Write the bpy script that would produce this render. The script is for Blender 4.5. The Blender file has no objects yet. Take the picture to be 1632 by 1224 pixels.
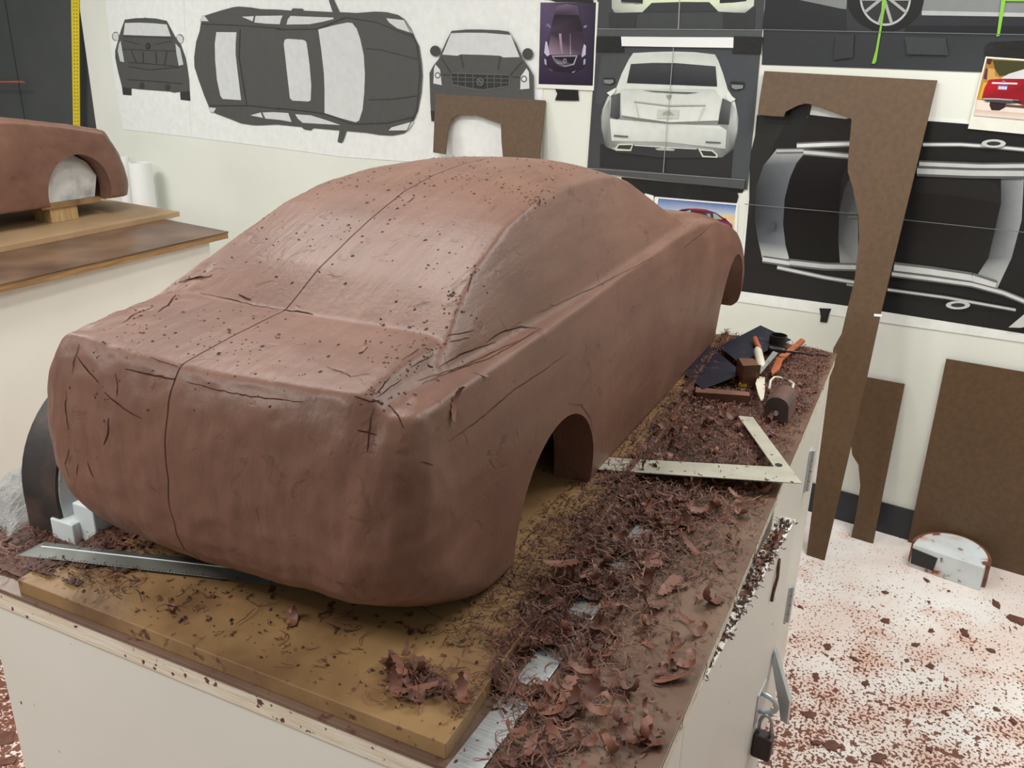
import bpy, bmesh, math, random
import numpy as np
from mathutils import Vector, Matrix, noise
from mathutils.bvhtree import BVHTree
from mathutils.geometry import tessellate_polygon

random.seed(7)
rnd = random.Random(11)
SC = bpy.context.scene
COL = SC.collection
SC.view_settings.view_transform = 'Standard'
SC.view_settings.look = 'None'
SC.view_settings.exposure = 0.0

# ------------------------------------------------------------------ frame of the place
# X runs along the clay car towards its nose, Y to its left, Z up, floor at z = 0
TZ = 0.92                       # worktop height
F_PX, PIT, ROL, YT = 1386.0, 0.3599, -0.0248, 0.4408
CAM = np.array([0.0, 0.0, 1.57])
def _cam():
    fwd = np.array([0, math.cos(PIT), -math.sin(PIT)]); right = np.array([1., 0, 0])
    down = np.array([0, -math.sin(PIT), -math.cos(PIT)])
    c, s = math.cos(ROL), math.sin(ROL)
    M = np.array([c*right + s*down, -s*right + c*down, fwd])
    Rz = np.array([[math.sin(YT), math.cos(YT), 0], [-math.cos(YT), math.sin(YT), 0], [0, 0, 1]])
    return M @ Rz.T
MC = _cam()
def ray(x, y): return MC.T @ np.array([(x-816)/F_PX, (y-612)/F_PX, 1.0])
def onz(x, y, z=TZ):
    d = ray(x, y); return Vector(CAM + d*((z-CAM[2])/d[2]))
def ony(x, y, yy):
    d = ray(x, y); return Vector(CAM + d*((yy-CAM[1])/d[1]))
WN = np.array([.98899, -.14795, 0.0]); WH = np.array([.14795, .98899, 0.0]); WD = 3.04
def onpl(x, y, p0, n):
    d = ray(x, y); n = np.array(n); return Vector(CAM + d*(n @ (np.array(p0)-CAM))/(n @ d))
def onw(x, y, off=0.0):
    return onpl(x, y, WN*(WD-off), WN)

# ------------------------------------------------------------------ helpers
def lin(c):
    c = c/255.0
    return c/12.92 if c <= .04045 else ((c+.055)/1.055)**2.4
def rgb(r, g=None, b=None):
    if g is None: r, g, b = r if isinstance(r, tuple) else (r, r, r)
    return (lin(r), lin(g), lin(b), 1.0)

def new_mat(name):
    m = bpy.data.materials.new(name); m.use_nodes = True
    nt = m.node_tree
    return m, nt, nt.nodes['Principled BSDF']
def N(nt, t, **kw):
    n = nt.nodes.new(t)
    for k, v in kw.items():
        if k in n.inputs: n.inputs[k].default_value = v
        else: setattr(n, k, v)
    return n
def mat(name, c1, c2=None, rough=.6, scale=8.0, stretch=(1, 1, 1), bump=0.0, bscale=60.0, metal=0.0, spec=.5, detail=6.0, lo=.35, hi=.65):
    """a procedural material: noise between two colours plus optional noise bump"""
    m, nt, b = new_mat(name)
    b.inputs['Roughness'].default_value = rough; b.inputs['Metallic'].default_value = metal
    b.inputs['Specular IOR Level'].default_value = spec
    tc = N(nt, 'ShaderNodeTexCoord'); mp = N(nt, 'ShaderNodeMapping'); mp.inputs['Scale'].default_value = stretch
    nt.links.new(tc.outputs['Object'], mp.inputs['Vector'])
    nz = N(nt, 'ShaderNodeTexNoise', Scale=scale, Detail=detail); nt.links.new(mp.outputs[0], nz.inputs['Vector'])
    cr = N(nt, 'ShaderNodeValToRGB'); e = cr.color_ramp.elements
    e[0].position, e[1].position = lo, hi
    e[0].color = rgb(c1); e[1].color = rgb(c2 if c2 is not None else c1)
    nt.links.new(nz.outputs['Fac'], cr.inputs['Fac']); nt.links.new(cr.outputs[0], b.inputs['Base Color'])
    if bump:
        n2 = N(nt, 'ShaderNodeTexNoise', Scale=bscale, Detail=8.0); nt.links.new(mp.outputs[0], n2.inputs['Vector'])
        bp = N(nt, 'ShaderNodeBump', Strength=bump, Distance=.004); nt.links.new(n2.outputs['Fac'], bp.inputs['Height'])
        nt.links.new(bp.outputs[0], b.inputs['Normal'])
    return m

def speckle(m, col, scale=90.0, thr=.62, soft=.03, mask_axis=None, a=0., bb=1., patch=6.0, patch_w=.25, dist=None):
    """sprinkles small clay specks over an existing procedural material"""
    nt = m.node_tree; b = nt.nodes['Principled BSDF']
    src = b.inputs['Base Color'].links[0].from_socket
    tc = N(nt, 'ShaderNodeTexCoord')
    nz = N(nt, 'ShaderNodeTexNoise', Scale=scale, Detail=3.0); nt.links.new(tc.outputs['Object'], nz.inputs['Vector'])
    n2 = N(nt, 'ShaderNodeTexNoise', Scale=patch, Detail=3.0); nt.links.new(tc.outputs['Object'], n2.inputs['Vector'])
    ad = N(nt, 'ShaderNodeMath', operation='MULTIPLY_ADD'); ad.inputs[1].default_value = patch_w
    nt.links.new(n2.outputs['Fac'], ad.inputs[0]); nt.links.new(nz.outputs['Fac'], ad.inputs[2])
    val = ad.outputs[0]
    if mask_axis is not None:
        sp = N(nt, 'ShaderNodeSeparateXYZ'); nt.links.new(tc.outputs['Object'], sp.inputs[0])
        mr = N(nt, 'ShaderNodeMapRange'); mr.inputs['From Min'].default_value = a; mr.inputs['From Max'].default_value = bb
        mr.inputs['To Min'].default_value = 0.0; mr.inputs['To Max'].default_value = .22
        nt.links.new(sp.outputs[mask_axis], mr.inputs['Value'])
        a2 = N(nt, 'ShaderNodeMath', operation='ADD'); nt.links.new(val, a2.inputs[0]); nt.links.new(mr.outputs[0], a2.inputs[1]); val = a2.outputs[0]
    mr2 = N(nt, 'ShaderNodeMapRange'); mr2.inputs['From Min'].default_value = thr; mr2.inputs['From Max'].default_value = thr+soft
    nt.links.new(val, mr2.inputs['Value'])
    mx = N(nt, 'ShaderNodeMix', data_type='RGBA'); nt.links.new(mr2.outputs[0], mx.inputs[0])
    nt.links.new(src, mx.inputs[6]); mx.inputs[7].default_value = rgb(col); nt.links.new(mx.outputs[2], b.inputs['Base Color'])
    return m

def tag(o, label=None, cat=None, group=None, kind=None):
    if label: o['label'] = label
    if cat: o['category'] = cat
    if group: o['group'] = group
    if kind: o['kind'] = kind
    return o
def link(name, me, m=None, parent=None, loc=None, smooth=False):
    o = bpy.data.objects.new(name, me); COL.objects.link(o)
    if m is not None and not len(me.materials): me.materials.append(m)
    if loc is not None: o.location = loc
    if parent is not None: o.parent = parent
    if smooth:
        for p in me.polygons: p.use_smooth = True
    return o
def empty(name, loc, label, cat, group=None):
    o = bpy.data.objects.new(name, None); COL.objects.link(o); o.location = loc; o.empty_display_size = .05
    return tag(o, label, cat, group)
def from_bm(bm, name):
    me = bpy.data.meshes.new(name); bmesh.ops.recalc_face_normals(bm, faces=bm.faces[:]); bm.to_mesh(me); bm.free(); return me
def mesh_obj(name, verts, faces, m, parent=None, smooth=False, world=True):
    """verts in world coordinates; the origin goes to the base centre"""
    vs = [Vector(v) for v in verts]
    org = Vector((sum(v.x for v in vs)/len(vs), sum(v.y for v in vs)/len(vs), min(v.z for v in vs)))
    base = Vector((0, 0, 0))
    if parent is not None: base = parent.location.copy(); par = parent.parent
    if parent is not None:
        par = parent.parent
        while par is not None: base += par.location; par = par.parent
    me = bpy.data.meshes.new(name); me.from_pydata([tuple(v-org) for v in vs], [], faces); me.validate()
    bm = bmesh.new(); bm.from_mesh(me); bmesh.ops.recalc_face_normals(bm, faces=bm.faces[:]); bm.to_mesh(me); bm.free()
    o = link(name, me, m, parent, smooth=smooth); o.location = org-base
    return o
def bevel(o, w=.002, seg=2, ang=.6):
    md = o.modifiers.new('bevel', 'BEVEL'); md.width = w; md.segments = seg; md.limit_method = 'ANGLE'; md.angle_limit = ang
    return o
def box_v(x0, x1, y0, y1, z0, z1):
    v = [(x, y, z) for z in (z0, z1) for y in (y0, y1) for x in (x0, x1)]
    f = [(0, 1, 3, 2), (4, 5, 7, 6), (0, 1, 5, 4), (2, 3, 7, 6), (0, 2, 6, 4), (1, 3, 7, 5)]
    return v, f
def box(name, x0, x1, y0, y1, z0, z1, m, parent=None, bw=.0015):
    v, f = box_v(x0, x1, y0, y1, z0, z1); o = mesh_obj(name, v, f, m, parent)
    return bevel(o, bw) if bw else o
def prism(name, pts, vec, m, parent=None, bw=0.0):
    """extrude a planar polygon (world points) by vec"""
    vec = Vector(vec); n = len(pts); P = [Vector(p) for p in pts]
    tri = tessellate_polygon([P])
    v = P + [p+vec for p in P]
    f = [tuple(t) for t in tri] + [tuple(n+i for i in t) for t in tri] + [(i, (i+1) % n, n+(i+1) % n, n+i) for i in range(n)]
    o = mesh_obj(name, v, f, m, parent)
    return bevel(o, bw) if bw else o
def tube_vf(pts, r, n=8, cap=True):
    P = [Vector(p) for p in pts]; V, Fc = [], []
    rr = r if isinstance(r, (list, tuple)) else [r]*len(P)
    up = Vector((0, 0, 1))
    prev = None
    for i, p in enumerate(P):
        t = (P[min(i+1, len(P)-1)] - P[max(i-1, 0)]).normalized()
        a = prev if prev is not None else (up if abs(t.z) < .9 else Vector((1, 0, 0)))
        b = t.cross(a).normalized(); a = b.cross(t).normalized(); prev = a
        for k in range(n):
            w = 2*math.pi*k/n; V.append(p + (a*math.cos(w) + b*math.sin(w))*rr[i])
    for i in range(len(P)-1):
        for k in range(n):
            Fc.append((i*n+k, i*n+(k+1) % n, (i+1)*n+(k+1) % n, (i+1)*n+k))
    if cap: Fc += [tuple(range(n)), tuple(range((len(P)-1)*n, len(P)*n))]
    return V, Fc
def tube(name, pts, r, m, parent=None, n=8, smooth=True):
    v, f = tube_vf(pts, r, n); return mesh_obj(name, v, f, m, parent, smooth)

# ------------------------------------------------------------------ materials
M = {}
M['wall'] = mat('white_wall_paint', (219, 221, 211), (225, 227, 218), rough=.55, scale=2.0, bump=.05, bscale=200)
M['darkwall'] = mat('charcoal_board', (62, 65, 65), (70, 73, 72), rough=.6, scale=3, bump=.05)
M['skirt'] = mat('black_vinyl', (30, 31, 36), (38, 39, 44), rough=.45, scale=6)
M['mdf'] = mat('mdf_board', (134, 103, 66), (164, 130, 88), rough=.5, scale=5, lo=.3, hi=.7, bump=.1, bscale=150)
speckle(M['mdf'], (96, 64, 44), scale=9, thr=.56, soft=.32, patch=3.0, patch_w=.25)
speckle(M['mdf'], (80, 48, 36), scale=55, thr=.75, soft=.08, patch=4.0, patch_w=.28)
M['mdf2'] = mat('pale_mdf', (162, 132, 98), (182, 150, 116), rough=.5, scale=4, bump=.05)
M['hard'] = mat('brown_hardboard_sheet', (92, 68, 55), (118, 92, 76), rough=.33, scale=6, bump=.08, bscale=90, spec=.5)
speckle(M['hard'], (88, 54, 42), scale=70, thr=.74, soft=.1, patch=5, patch_w=.28)
M['hard2'] = mat('worn_brown_sheet', (72, 52, 38), (112, 86, 66), rough=.35, scale=4)
M['ply'] = mat('painted_plywood_edge', (232, 222, 206), (214, 196, 172), rough=.7, scale=14, stretch=(2, 1, 22), bump=.3, bscale=40)
speckle(M['ply'], (96, 60, 46), scale=85, thr=.80, soft=.04, patch=12, patch_w=.32)
M['plyraw'] = mat('raw_plywood_edge', (128, 94, 58), (168, 130, 84), rough=.6, scale=10, stretch=(1, 1, 30), bump=.2)
M['cab'] = mat('white_cabinet_paint', (222, 219, 209), (229, 226, 217), rough=.42, scale=2.5, bump=.04)
speckle(M['cab'], (110, 80, 66), scale=60, thr=.86, soft=.02, patch=8, patch_w=.22)
M['board'] = mat('brown_template_hardboard', (82, 60, 38), (92, 68, 44), rough=.55, scale=60, bump=.06, bscale=300)
speckle(M['board'], (104, 70, 52), scale=5, thr=.72, soft=.5, patch=2, patch_w=.3)
M['steel'] = mat('brushed_steel', (168, 170, 172), (196, 198, 198), rough=.38, scale=20, stretch=(20, 1, 1), metal=.75)
speckle(M['steel'], (92, 58, 46), scale=80, thr=.80, soft=.02, patch=14, patch_w=.3)
M['rule'] = mat('dull_steel_rule', (112, 114, 110), (134, 136, 130), rough=.4, scale=20, metal=.5)
M['square'] = mat('aluminium_square', (172, 168, 154), (190, 186, 170), rough=.45, scale=20, metal=.35)
speckle(M['square'], (96, 62, 50), scale=90, thr=.80, soft=.02, patch=16, patch_w=.3)
M['blue'] = mat('blued_steel', (24, 28, 46), (40, 44, 62), rough=.35, scale=10, metal=.4)
speckle(M['blue'], (92, 62, 56), scale=30, thr=.74, soft=.12, patch=5, patch_w=.28)
M['black'] = mat('black_plastic', (22, 22, 23), (34, 33, 33), rough=.4, scale=12)
M['blackarch'] = mat('scuffed_black_board', (34, 32, 31), (58, 48, 44), rough=.55, scale=8, stretch=(1, 1, 2), bump=.1)
speckle(M['blackarch'], (104, 70, 56), scale=12, thr=.62, soft=.35, patch=4, patch_w=.25)
M['white'] = mat('white_foam', (224, 222, 216), (206, 204, 198), rough=.8, scale=18, bump=.3, bscale=80)
M['plaster'] = mat('plaster_with_clay', (214, 220, 222), (196, 200, 200), rough=.6, scale=10, bump=.1)
speckle(M['plaster'], (196, 160, 146), scale=8, thr=.62, soft=.2, patch=5, patch_w=.25)
speckle(M['plaster'], (122, 76, 60), scale=20, thr=.73, soft=.07, patch=8, patch_w=.3)
M['foam'] = mat('grey_white_foam', (206, 206, 204), (150, 148, 146), rough=.9, scale=14, lo=.45, hi=.75, bump=.3, bscale=60)
M['pine'] = mat('pine_wood', (192, 164, 116), (166, 132, 88), rough=.6, scale=6, stretch=(8, 8, 1))
M['wood'] = mat('brown_wood', (104, 66, 40), (76, 46, 28), rough=.6, scale=9, stretch=(1, 1, 6))
M['orange'] = mat('orange_wood', (170, 92, 52), (146, 76, 44), rough=.55, scale=12)
speckle(M['orange'], (108, 66, 52), scale=40, thr=.72, soft=.1)
M['ivory'] = mat('ivory_handle', (206, 200, 182), (188, 180, 160), rough=.45, scale=20)
speckle(M['ivory'], (96, 64, 54), scale=60, thr=.78, soft=.03, patch=20, patch_w=.25)
M['chrome'] = mat('zinc_plated_steel', (190, 196, 200), (206, 212, 214), rough=.3, scale=10, metal=.55)
M['lockb'] = mat('dark_padlock_body', (42, 32, 30), (56, 44, 42), rough=.45, scale=15)
M['yellow'] = mat('yellow_tape_measure', (214, 192, 22), (222, 202, 34), rough=.45, scale=5)
M['ink'] = mat('black_ink', (24, 22, 18), None, rough=.7)
M['inkgold'] = mat('faded_tick_marks', (120, 105, 20), None, rough=.7)
M['green'] = mat('green_line_tape', (118, 176, 52), (132, 190, 64), rough=.5, scale=10)
M['paper'] = mat('white_paper', (228, 229, 228), (234, 235, 234), rough=.7, scale=3, bump=.05)
M['blackt'] = mat('black_gaffer_tape', (18, 18, 18), (28, 28, 28), rough=.35, scale=20, bump=.15)
M['shav'] = mat('clay_shaving', (108, 66, 50), (130, 84, 66), rough=.55, scale=25, bump=.1, bscale=120)
M['shavd'] = mat('dark_clay_shaving', (90, 54, 41), (112, 70, 55), rough=.6, scale=25)
M['crumb'] = mat('dark_clay_crumb', (62, 37, 28), (98, 60, 47), rough=.65, scale=14)
M['scratch'] = mat('scored_clay', (58, 34, 26), (74, 45, 35), rough=1.0, scale=20, spec=.05)
M['bullnose'] = mat('clay_stained_metal', (70, 64, 62), (126, 84, 72), rough=.45, scale=9, metal=.3, lo=.4, hi=.6)
M['brownblk'] = mat('clay_dusted_block', (92, 58, 42), (120, 78, 60), rough=.7, scale=12)

def clay_material(name, line_y=None):
    m, nt, b = new_mat(name)
    b.inputs['Roughness'].default_value = .43; b.inputs['Specular IOR Level'].default_value = .36
    tc = N(nt, 'ShaderNodeTexCoord')
    n1 = N(nt, 'ShaderNodeTexNoise', Scale=5.0, Detail=7.0, Roughness=.62); nt.links.new(tc.outputs['Object'], n1.inputs['Vector'])
    cr = N(nt, 'ShaderNodeValToRGB'); e = cr.color_ramp.elements
    e[0].position, e[1].position = .32, .70; e[0].color = rgb(107, 74, 61); e[1].color = rgb(127, 91, 76)
    nt.links.new(n1.outputs['Fac'], cr.inputs['Fac'])
    # long tool streaks
    mp = N(nt, 'ShaderNodeMapping'); mp.inputs['Scale'].default_value = (3.0, 26.0, 9.0); mp.inputs['Rotation'].default_value = (.3, .25, .5)
    nt.links.new(tc.outputs['Object'], mp.inputs['Vector'])
    n2 = N(nt, 'ShaderNodeTexNoise', Scale=3.0, Detail=6.0); nt.links.new(mp.outputs[0], n2.inputs['Vector'])
    mr = N(nt, 'ShaderNodeMapRange'); mr.inputs['From Min'].default_value = .3; mr.inputs['From Max'].default_value = .7
    mr.inputs['To Min'].default_value = .90; mr.inputs['To Max'].default_value = 1.06; nt.links.new(n2.outputs['Fac'], mr.inputs['Value'])
    mx = N(nt, 'ShaderNodeMix', data_type='RGBA', blend_type='MULTIPLY'); mx.inputs[0].default_value = 1.0
    nt.links.new(cr.outputs[0], mx.inputs[6]); nt.links.new(mr.outputs[0], mx.inputs[7])
    col = mx.outputs[2]
    # smeared darker nicks
    n3 = N(nt, 'ShaderNodeTexNoise', Scale=26.0, Detail=5.0, Distortion=1.2); nt.links.new(tc.outputs['Object'], n3.inputs['Vector'])
    m3 = N(nt, 'ShaderNodeMapRange'); m3.inputs['From Min'].default_value = .62; m3.inputs['From Max'].default_value = .74
    m3.inputs['To Max'].default_value = .45; nt.links.new(n3.outputs['Fac'], m3.inputs['Value'])
    mx3 = N(nt, 'ShaderNodeMix', data_type='RGBA'); nt.links.new(m3.outputs[0], mx3.inputs[0]); nt.links.new(col, mx3.inputs[6]); mx3.inputs[7].default_value = rgb(74, 47, 38)
    col = mx3.outputs[2]
    h = n2.outputs['Fac']
    if line_y is not None:      # the scored centre line
        nw = N(nt, 'ShaderNodeTexNoise', Scale=9.0, Detail=2.0); nt.links.new(tc.outputs['Object'], nw.inputs['Vector'])
        sp = N(nt, 'ShaderNodeSeparateXYZ'); nt.links.new(tc.outputs['Object'], sp.inputs[0])
        wv = N(nt, 'ShaderNodeMath', operation='MULTIPLY_ADD'); wv.inputs[1].default_value = .006; nt.links.new(nw.outputs['Fac'], wv.inputs[0]); nt.links.new(sp.outputs['Y'], wv.inputs[2])
        sb = N(nt, 'ShaderNodeMath', operation='SUBTRACT'); sb.inputs[1].default_value = line_y+.003; nt.links.new(wv.outputs[0], sb.inputs[0])
        ab = N(nt, 'ShaderNodeMath', operation='ABSOLUTE'); nt.links.new(sb.outputs[0], ab.inputs[0])
        ml = N(nt, 'ShaderNodeMapRange'); ml.inputs['From Min'].default_value = .0006; ml.inputs['From Max'].default_value = .0016
        ml.inputs['To Min'].default_value = .80; ml.inputs['To Max'].default_value = 0.0; nt.links.new(ab.outputs[0], ml.inputs['Value'])
        mx4 = N(nt, 'ShaderNodeMix', data_type='RGBA'); nt.links.new(ml.outputs[0], mx4.inputs[0]); nt.links.new(col, mx4.inputs[6]); mx4.inputs[7].default_value = rgb(42, 24, 18)
        col = mx4.outputs[2]
        sv = N(nt, 'ShaderNodeMath', operation='MULTIPLY_ADD'); sv.inputs[1].default_value = -.36; sv.inputs[2].default_value = .30; nt.links.new(ml.outputs[0], sv.inputs[0]); nt.links.new(sv.outputs[0], b.inputs['Specular IOR Level'])
    nt.links.new(col, b.inputs['Base Color'])
    n5 = N(nt, 'ShaderNodeTexNoise', Scale=45.0, Detail=8.0); nt.links.new(tc.outputs['Object'], n5.inputs['Vector'])
    a = N(nt, 'ShaderNodeMath', operation='ADD'); nt.links.new(h, a.inputs[0])
    a5 = N(nt, 'ShaderNodeMath', operation='MULTIPLY'); a5.inputs[1].default_value = .35; nt.links.new(n5.outputs['Fac'], a5.inputs[0]); nt.links.new(a5.outputs[0], a.inputs[1])
    a6 = N(nt, 'ShaderNodeMath', operation='MULTIPLY_ADD'); a6.inputs[1].default_value = -1.6; nt.links.new(m3.outputs[0], a6.inputs[0]); nt.links.new(a.outputs[0], a6.inputs[2])
    n7 = N(nt, 'ShaderNodeTexNoise', Scale=150.0, Detail=4.0); nt.links.new(tc.outputs['Object'], n7.inputs['Vector'])
    a7 = N(nt, 'ShaderNodeMath', operation='MULTIPLY_ADD'); a7.inputs[1].default_value = .30; nt.links.new(n7.outputs['Fac'], a7.inputs[0]); nt.links.new(a6.outputs[0], a7.inputs[2])
    bp = N(nt, 'ShaderNodeBump', Strength=.22, Distance=.005); nt.links.new(a7.outputs[0], bp.inputs['Height']); nt.links.new(bp.outputs[0], b.inputs['Normal'])
    return m

# printed matter: colours carried per corner by the mesh itself
def print_mat(name, rough):
    m, nt, b = new_mat(name)
    at = N(nt, 'ShaderNodeVertexColor', layer_name='ink')
    nz = N(nt, 'ShaderNodeTexNoise', Scale=30.0, Detail=4.0); tc = N(nt, 'ShaderNodeTexCoord'); nt.links.new(tc.outputs['Object'], nz.inputs['Vector'])
    mr = N(nt, 'ShaderNodeMapRange'); mr.inputs['To Min'].default_value = .88; mr.inputs['To Max'].default_value = 1.1; nt.links.new(nz.outputs['Fac'], mr.inputs['Value'])
    mx = N(nt, 'ShaderNodeMix', data_type='RGBA', blend_type='MULTIPLY'); mx.inputs[0].default_value = 1.0
    nt.links.new(at.outputs['Color'], mx.inputs[6]); nt.links.new(mr.outputs[0], mx.inputs[7])
    nt.links.new(mx.outputs[2], b.inputs['Base Color']); b.inputs['Roughness'].default_value = rough
    return m
M['print'] = print_mat('printed_paper', .6)
M['gloss'] = print_mat('glossy_print', .28)

# ------------------------------------------------------------------ room shell
def wall_slab(name, s0, s1, z0, z1, front, back, m, kind='structure'):
    """slab along the back wall; s runs along WH, front/back are distances along WN"""
    P = []
    for d in (front, back):
        for s, z in ((s0, z0), (s1, z0), (s1, z1), (s0, z1)):
            P.append(Vector(WN*d + WH*s) + Vector((0, 0, z)))
    f = [(0, 1, 2, 3), (4, 5, 6, 7), (0, 1, 5, 4), (1, 2, 6, 5), (2, 3, 7, 6), (3, 0, 4, 7)]
    o = mesh_obj(name, P, f, m); o['kind'] = kind
    return o
s_edge = float(WH @ np.array(onw(140, 106)))
wall_slab('wall_back', -3.0, s_edge, 0, 2.75, WD, WD+.08, M['wall'])
wall_slab('wall_left', s_edge, 8.0, 0, 2.75, WD+.05, WD+.12, M['darkwall'])
s_a, s_b = float(WH @ np.array(onw(1330, 825))), -2.5
wall_slab('baseboard_back', s_edge-.02, -2.9, 0, .115, WD-.008, WD, M['skirt'])
# seam in the dark board
sx = float(WH @ np.array(onw(15, 120)))
wall_slab('trim_1', sx-.004, sx+.004, 0, 2.75, WD+.048, WD+.052, M['skirt'])

fl = mat('white_floor_with_clay', (236, 231, 228), (226, 208, 200), rough=.5, scale=3.5, bump=.05)
speckle(fl, (222, 186, 172), scale=9, thr=.66, soft=.25, mask_axis='X', a=2.8, bb=1.7, patch=2.5, patch_w=.2)
speckle(fl, (112, 68, 54), scale=120, thr=.832, soft=.012, mask_axis='X', a=3.3, bb=1.5, patch=9, patch_w=.26)
speckle(fl, (116, 70, 55), scale=44, thr=.872, soft=.010, mask_axis='X', a=2.9, bb=1.3, patch=6, patch_w=.30)
v, f = box_v(-1.5, 4.6, -3.5, 8.0, -.05, 0)
o = mesh_obj('floor', v, f, fl); o['kind'] = 'structure'; o.location = (0, 0, -.05)
# keep texture axes in room coordinates
off = Vector((sum(p[0] for p in v)/8, sum(p[1] for p in v)/8, -.05)); 
for vt in o.data.vertices: vt.co += off
o.location = (0, 0, 0)

# ------------------------------------------------------------------ clay car body
YC = .69
def ip(x, xs, ys): return np.interp(x, xs, ys)
SH_X = [.55, .62, .68, .85, 1.1, 1.33, 1.6, 1.8, 1.95, 2.10, 2.20, 2.30, 2.38, 2.46]
SH_Z = [.296, .300, .308, .312, .320, .330, .337, .334, .318, .284, .252, .208, .164, .125]
ZC_X = [.55, .62, .645, .66, .725, .808, 1.2, 1.75, 1.9, 2.05, 2.2, 2.32, 2.40, 2.46]
ZC_Z = [.310, .325, .331, .334, .343, .350, .35, .362, .342, .316, .282, .250, .215, .165]
def ztop(x, r):
    sh = ip(x, SH_X, SH_Z); zc = ip(x, ZC_X, ZC_Z)
    g = ip(np.abs(r), [0, .55, .74, .80, .845, .88, .95, 1.0], [1.0, .985, .95, .86, .42, .25, .12, 0.0])
    return sh + (zc-sh)*g
XR_Z = [.02, .045, .06, .08, .10, .126, .17, .22, .26, .29, .31, .325, .335]
XR_X = [.735, .705, .682, .652, .628, .611, .603, .605, .611, .619, .628, .638, .650]
XF_Z = [.02, .06, .10, .16, .22, .30, .36]
XF_X = [2.38, 2.44, 2.46, 2.455, 2.43, 2.40, 2.38]
K_ = [0, .06, .2, .45, .65, .82, .92, 1.0]
W_ = [.277, .279, .282, .284, .284, .280, .274, .267]
FT = .045
ZB = [.048, .042, .026, .022, .022, .042, .045]
def build_body(glass=True):
    # outline parametrisation: list of (zone, t)
    prm = []
    nr, nc, ns, nf = 26, 18, 90, 20
    for i in range(nr): prm.append(('r', i/nr))            # rear centre -> right corner start
    for i in range(nc): prm.append(('rc', i/nc))
    for i in range(ns): prm.append(('s', i/ns))
    for i in range(nc): prm.append(('fc', i/nc))
    for i in range(nf+1): prm.append(('f', i/nf))
    def pt(zone, t, k, left):
        W = float(ip(k, K_, W_)) * (1.0 if not left else .985)
        zg = .03 + .29*k
        rc = float(ip(k, [0, .12, .4, .75, .9, 1], [.125, .112, .085, .058, .040, .028]))
        if left: rc = rc*1.0 + .035
        rf = .11
        bow = .030
        xr0 = float(ip(.045 + (.331-.045)*k, XR_Z, XR_X))
        xf0 = float(ip(zg, XF_Z, XF_X))
        bw_r = bow
        xrc = xr0 + bw_r*((W-rc)/W)**2
        if zone == 'r': u = (W-rc)*t; x = xr0 + bow*(u/W)**2
        elif zone == 'rc':
            a = t*math.pi/2; u = W-rc + rc*math.sin(a); x = xrc + rc*(1-math.cos(a))
        elif zone == 's': u = W; x = xrc+rc + (xf0-.06-rf-xrc-rc)*t
        elif zone == 'fc':
            a = t*math.pi/2; u = W-rf + rf*math.cos(a); u = W - rf*(1-math.cos(a)); x = xf0-.06-rf + rf*math.sin(a)
        else: u = (W-rf)*(1-t); x = xf0 - .06*(u/(W-rf))**2
        # gentle tumble in plan: flanks a little fuller amidships, tucked towards the nose
        u *= 1 - FT*max(0, (x-1.9)/.5)**2 - .016*max(0, (1.0-x)/.4)*k + .015*max(0, min(1, (1.0-x)/.12))*max(0, 1-k/.45)
        return x, u, W
    ks = [0, .03, .08, .15, .24, .34, .45, .56, .66, .74, .81, .87, .92, .96, .985, 1.0]
    V, rings = [], []
    def add_ring(fn):
        ring = []
        for left in (False, True):
            seq = prm if not left else prm[::-1][1:-1]
            for (zn, t) in seq:
                V.append(fn(zn, t, left)); ring.append(len(V)-1)
        rings.append(ring)
    def side(k):
        def fn(zn, t, left):
            x, u, W = pt(zn, t, k, left)
            zb = float(ip(x, [.6, .75, .9, 1.0, 2.0, 2.3, 2.46], ZB))
            x1, u1, W1 = pt(zn, t, 1.0, left)
            zt = float(ztop(x1, u1/W1))
            z = zb + (zt-zb)*k
            return (x, YC + (u if left else -u), z)
        return fn
    def top(s):
        def fn(zn, t, left):
            x, u, W = pt(zn, t, 1.0, left)
            xc = min(max(x, .82), 2.22)
            xx = xc + (x-xc)*(s**.8); uu = u*s
            r = (u/W)*s
            return (xx, YC + (uu if left else -uu), float(ztop(xx, r)))
        return fn
    def bot(s):
        def fn(zn, t, left):
            x, u, W = pt(zn, t, 0.0, left)
            xc = min(max(x, .95), 2.1); xx = xc+(x-xc)*s
            zb = float(ip(x, [.6, .75, .9, 1.0, 2.0, 2.3, 2.46], ZB))
            return (xx, YC + (u*s if left else -u*s), zb-.001)
        return fn
    for s in (.02, .5, .9): add_ring(bot(s))
    for k in ks: add_ring(side(k))
    for s in (.985, .96, .93, .90, .87, .84, .81, .78, .74, .68, .6, .48, .35, .2, .08, .01): add_ring(top(s))
    Fc = []
    n = len(rings[0])
    for a, b in zip(rings[:-1], rings[1:]):
        for i in range(n):
            j = (i+1) % n; Fc.append((a[i], a[j], b[j], b[i]))
    Fc.append(tuple(rings[0])); Fc.append(tuple(rings[-1]))
    if not glass: return V, Fc
    # greenhouse
    RX = [.790, .87, .94, 1.04, 1.126, 1.25, 1.39, 1.48, 1.555, 1.657, 1.74, 1.84]
    RU = [.228, .207, .193, .187, .185, .181, .180, .181, .184, .199, .219, .236]
    RZ = [.330, .370, .402, .438, .456, .466, .466, .458, .440, .396, .356, .318]
    CX = [.780, .808, .892, .95, 1.01, 1.09, 1.18, 1.27, 1.36, 1.5, 1.6, 1.75, 1.9]
    CZ = [.328, .346, .390, .414, .437, .461, .478, .485, .487, .476, .456, .398, .330]
    BX = [.79, .9, 1.04, 1.28, 1.54, 1.75, 1.88]; BU = [.236, .246, .250, .255, .254, .247, .236]
    grid = []
    xs = np.linspace(.785, 1.87, 90)
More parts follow.
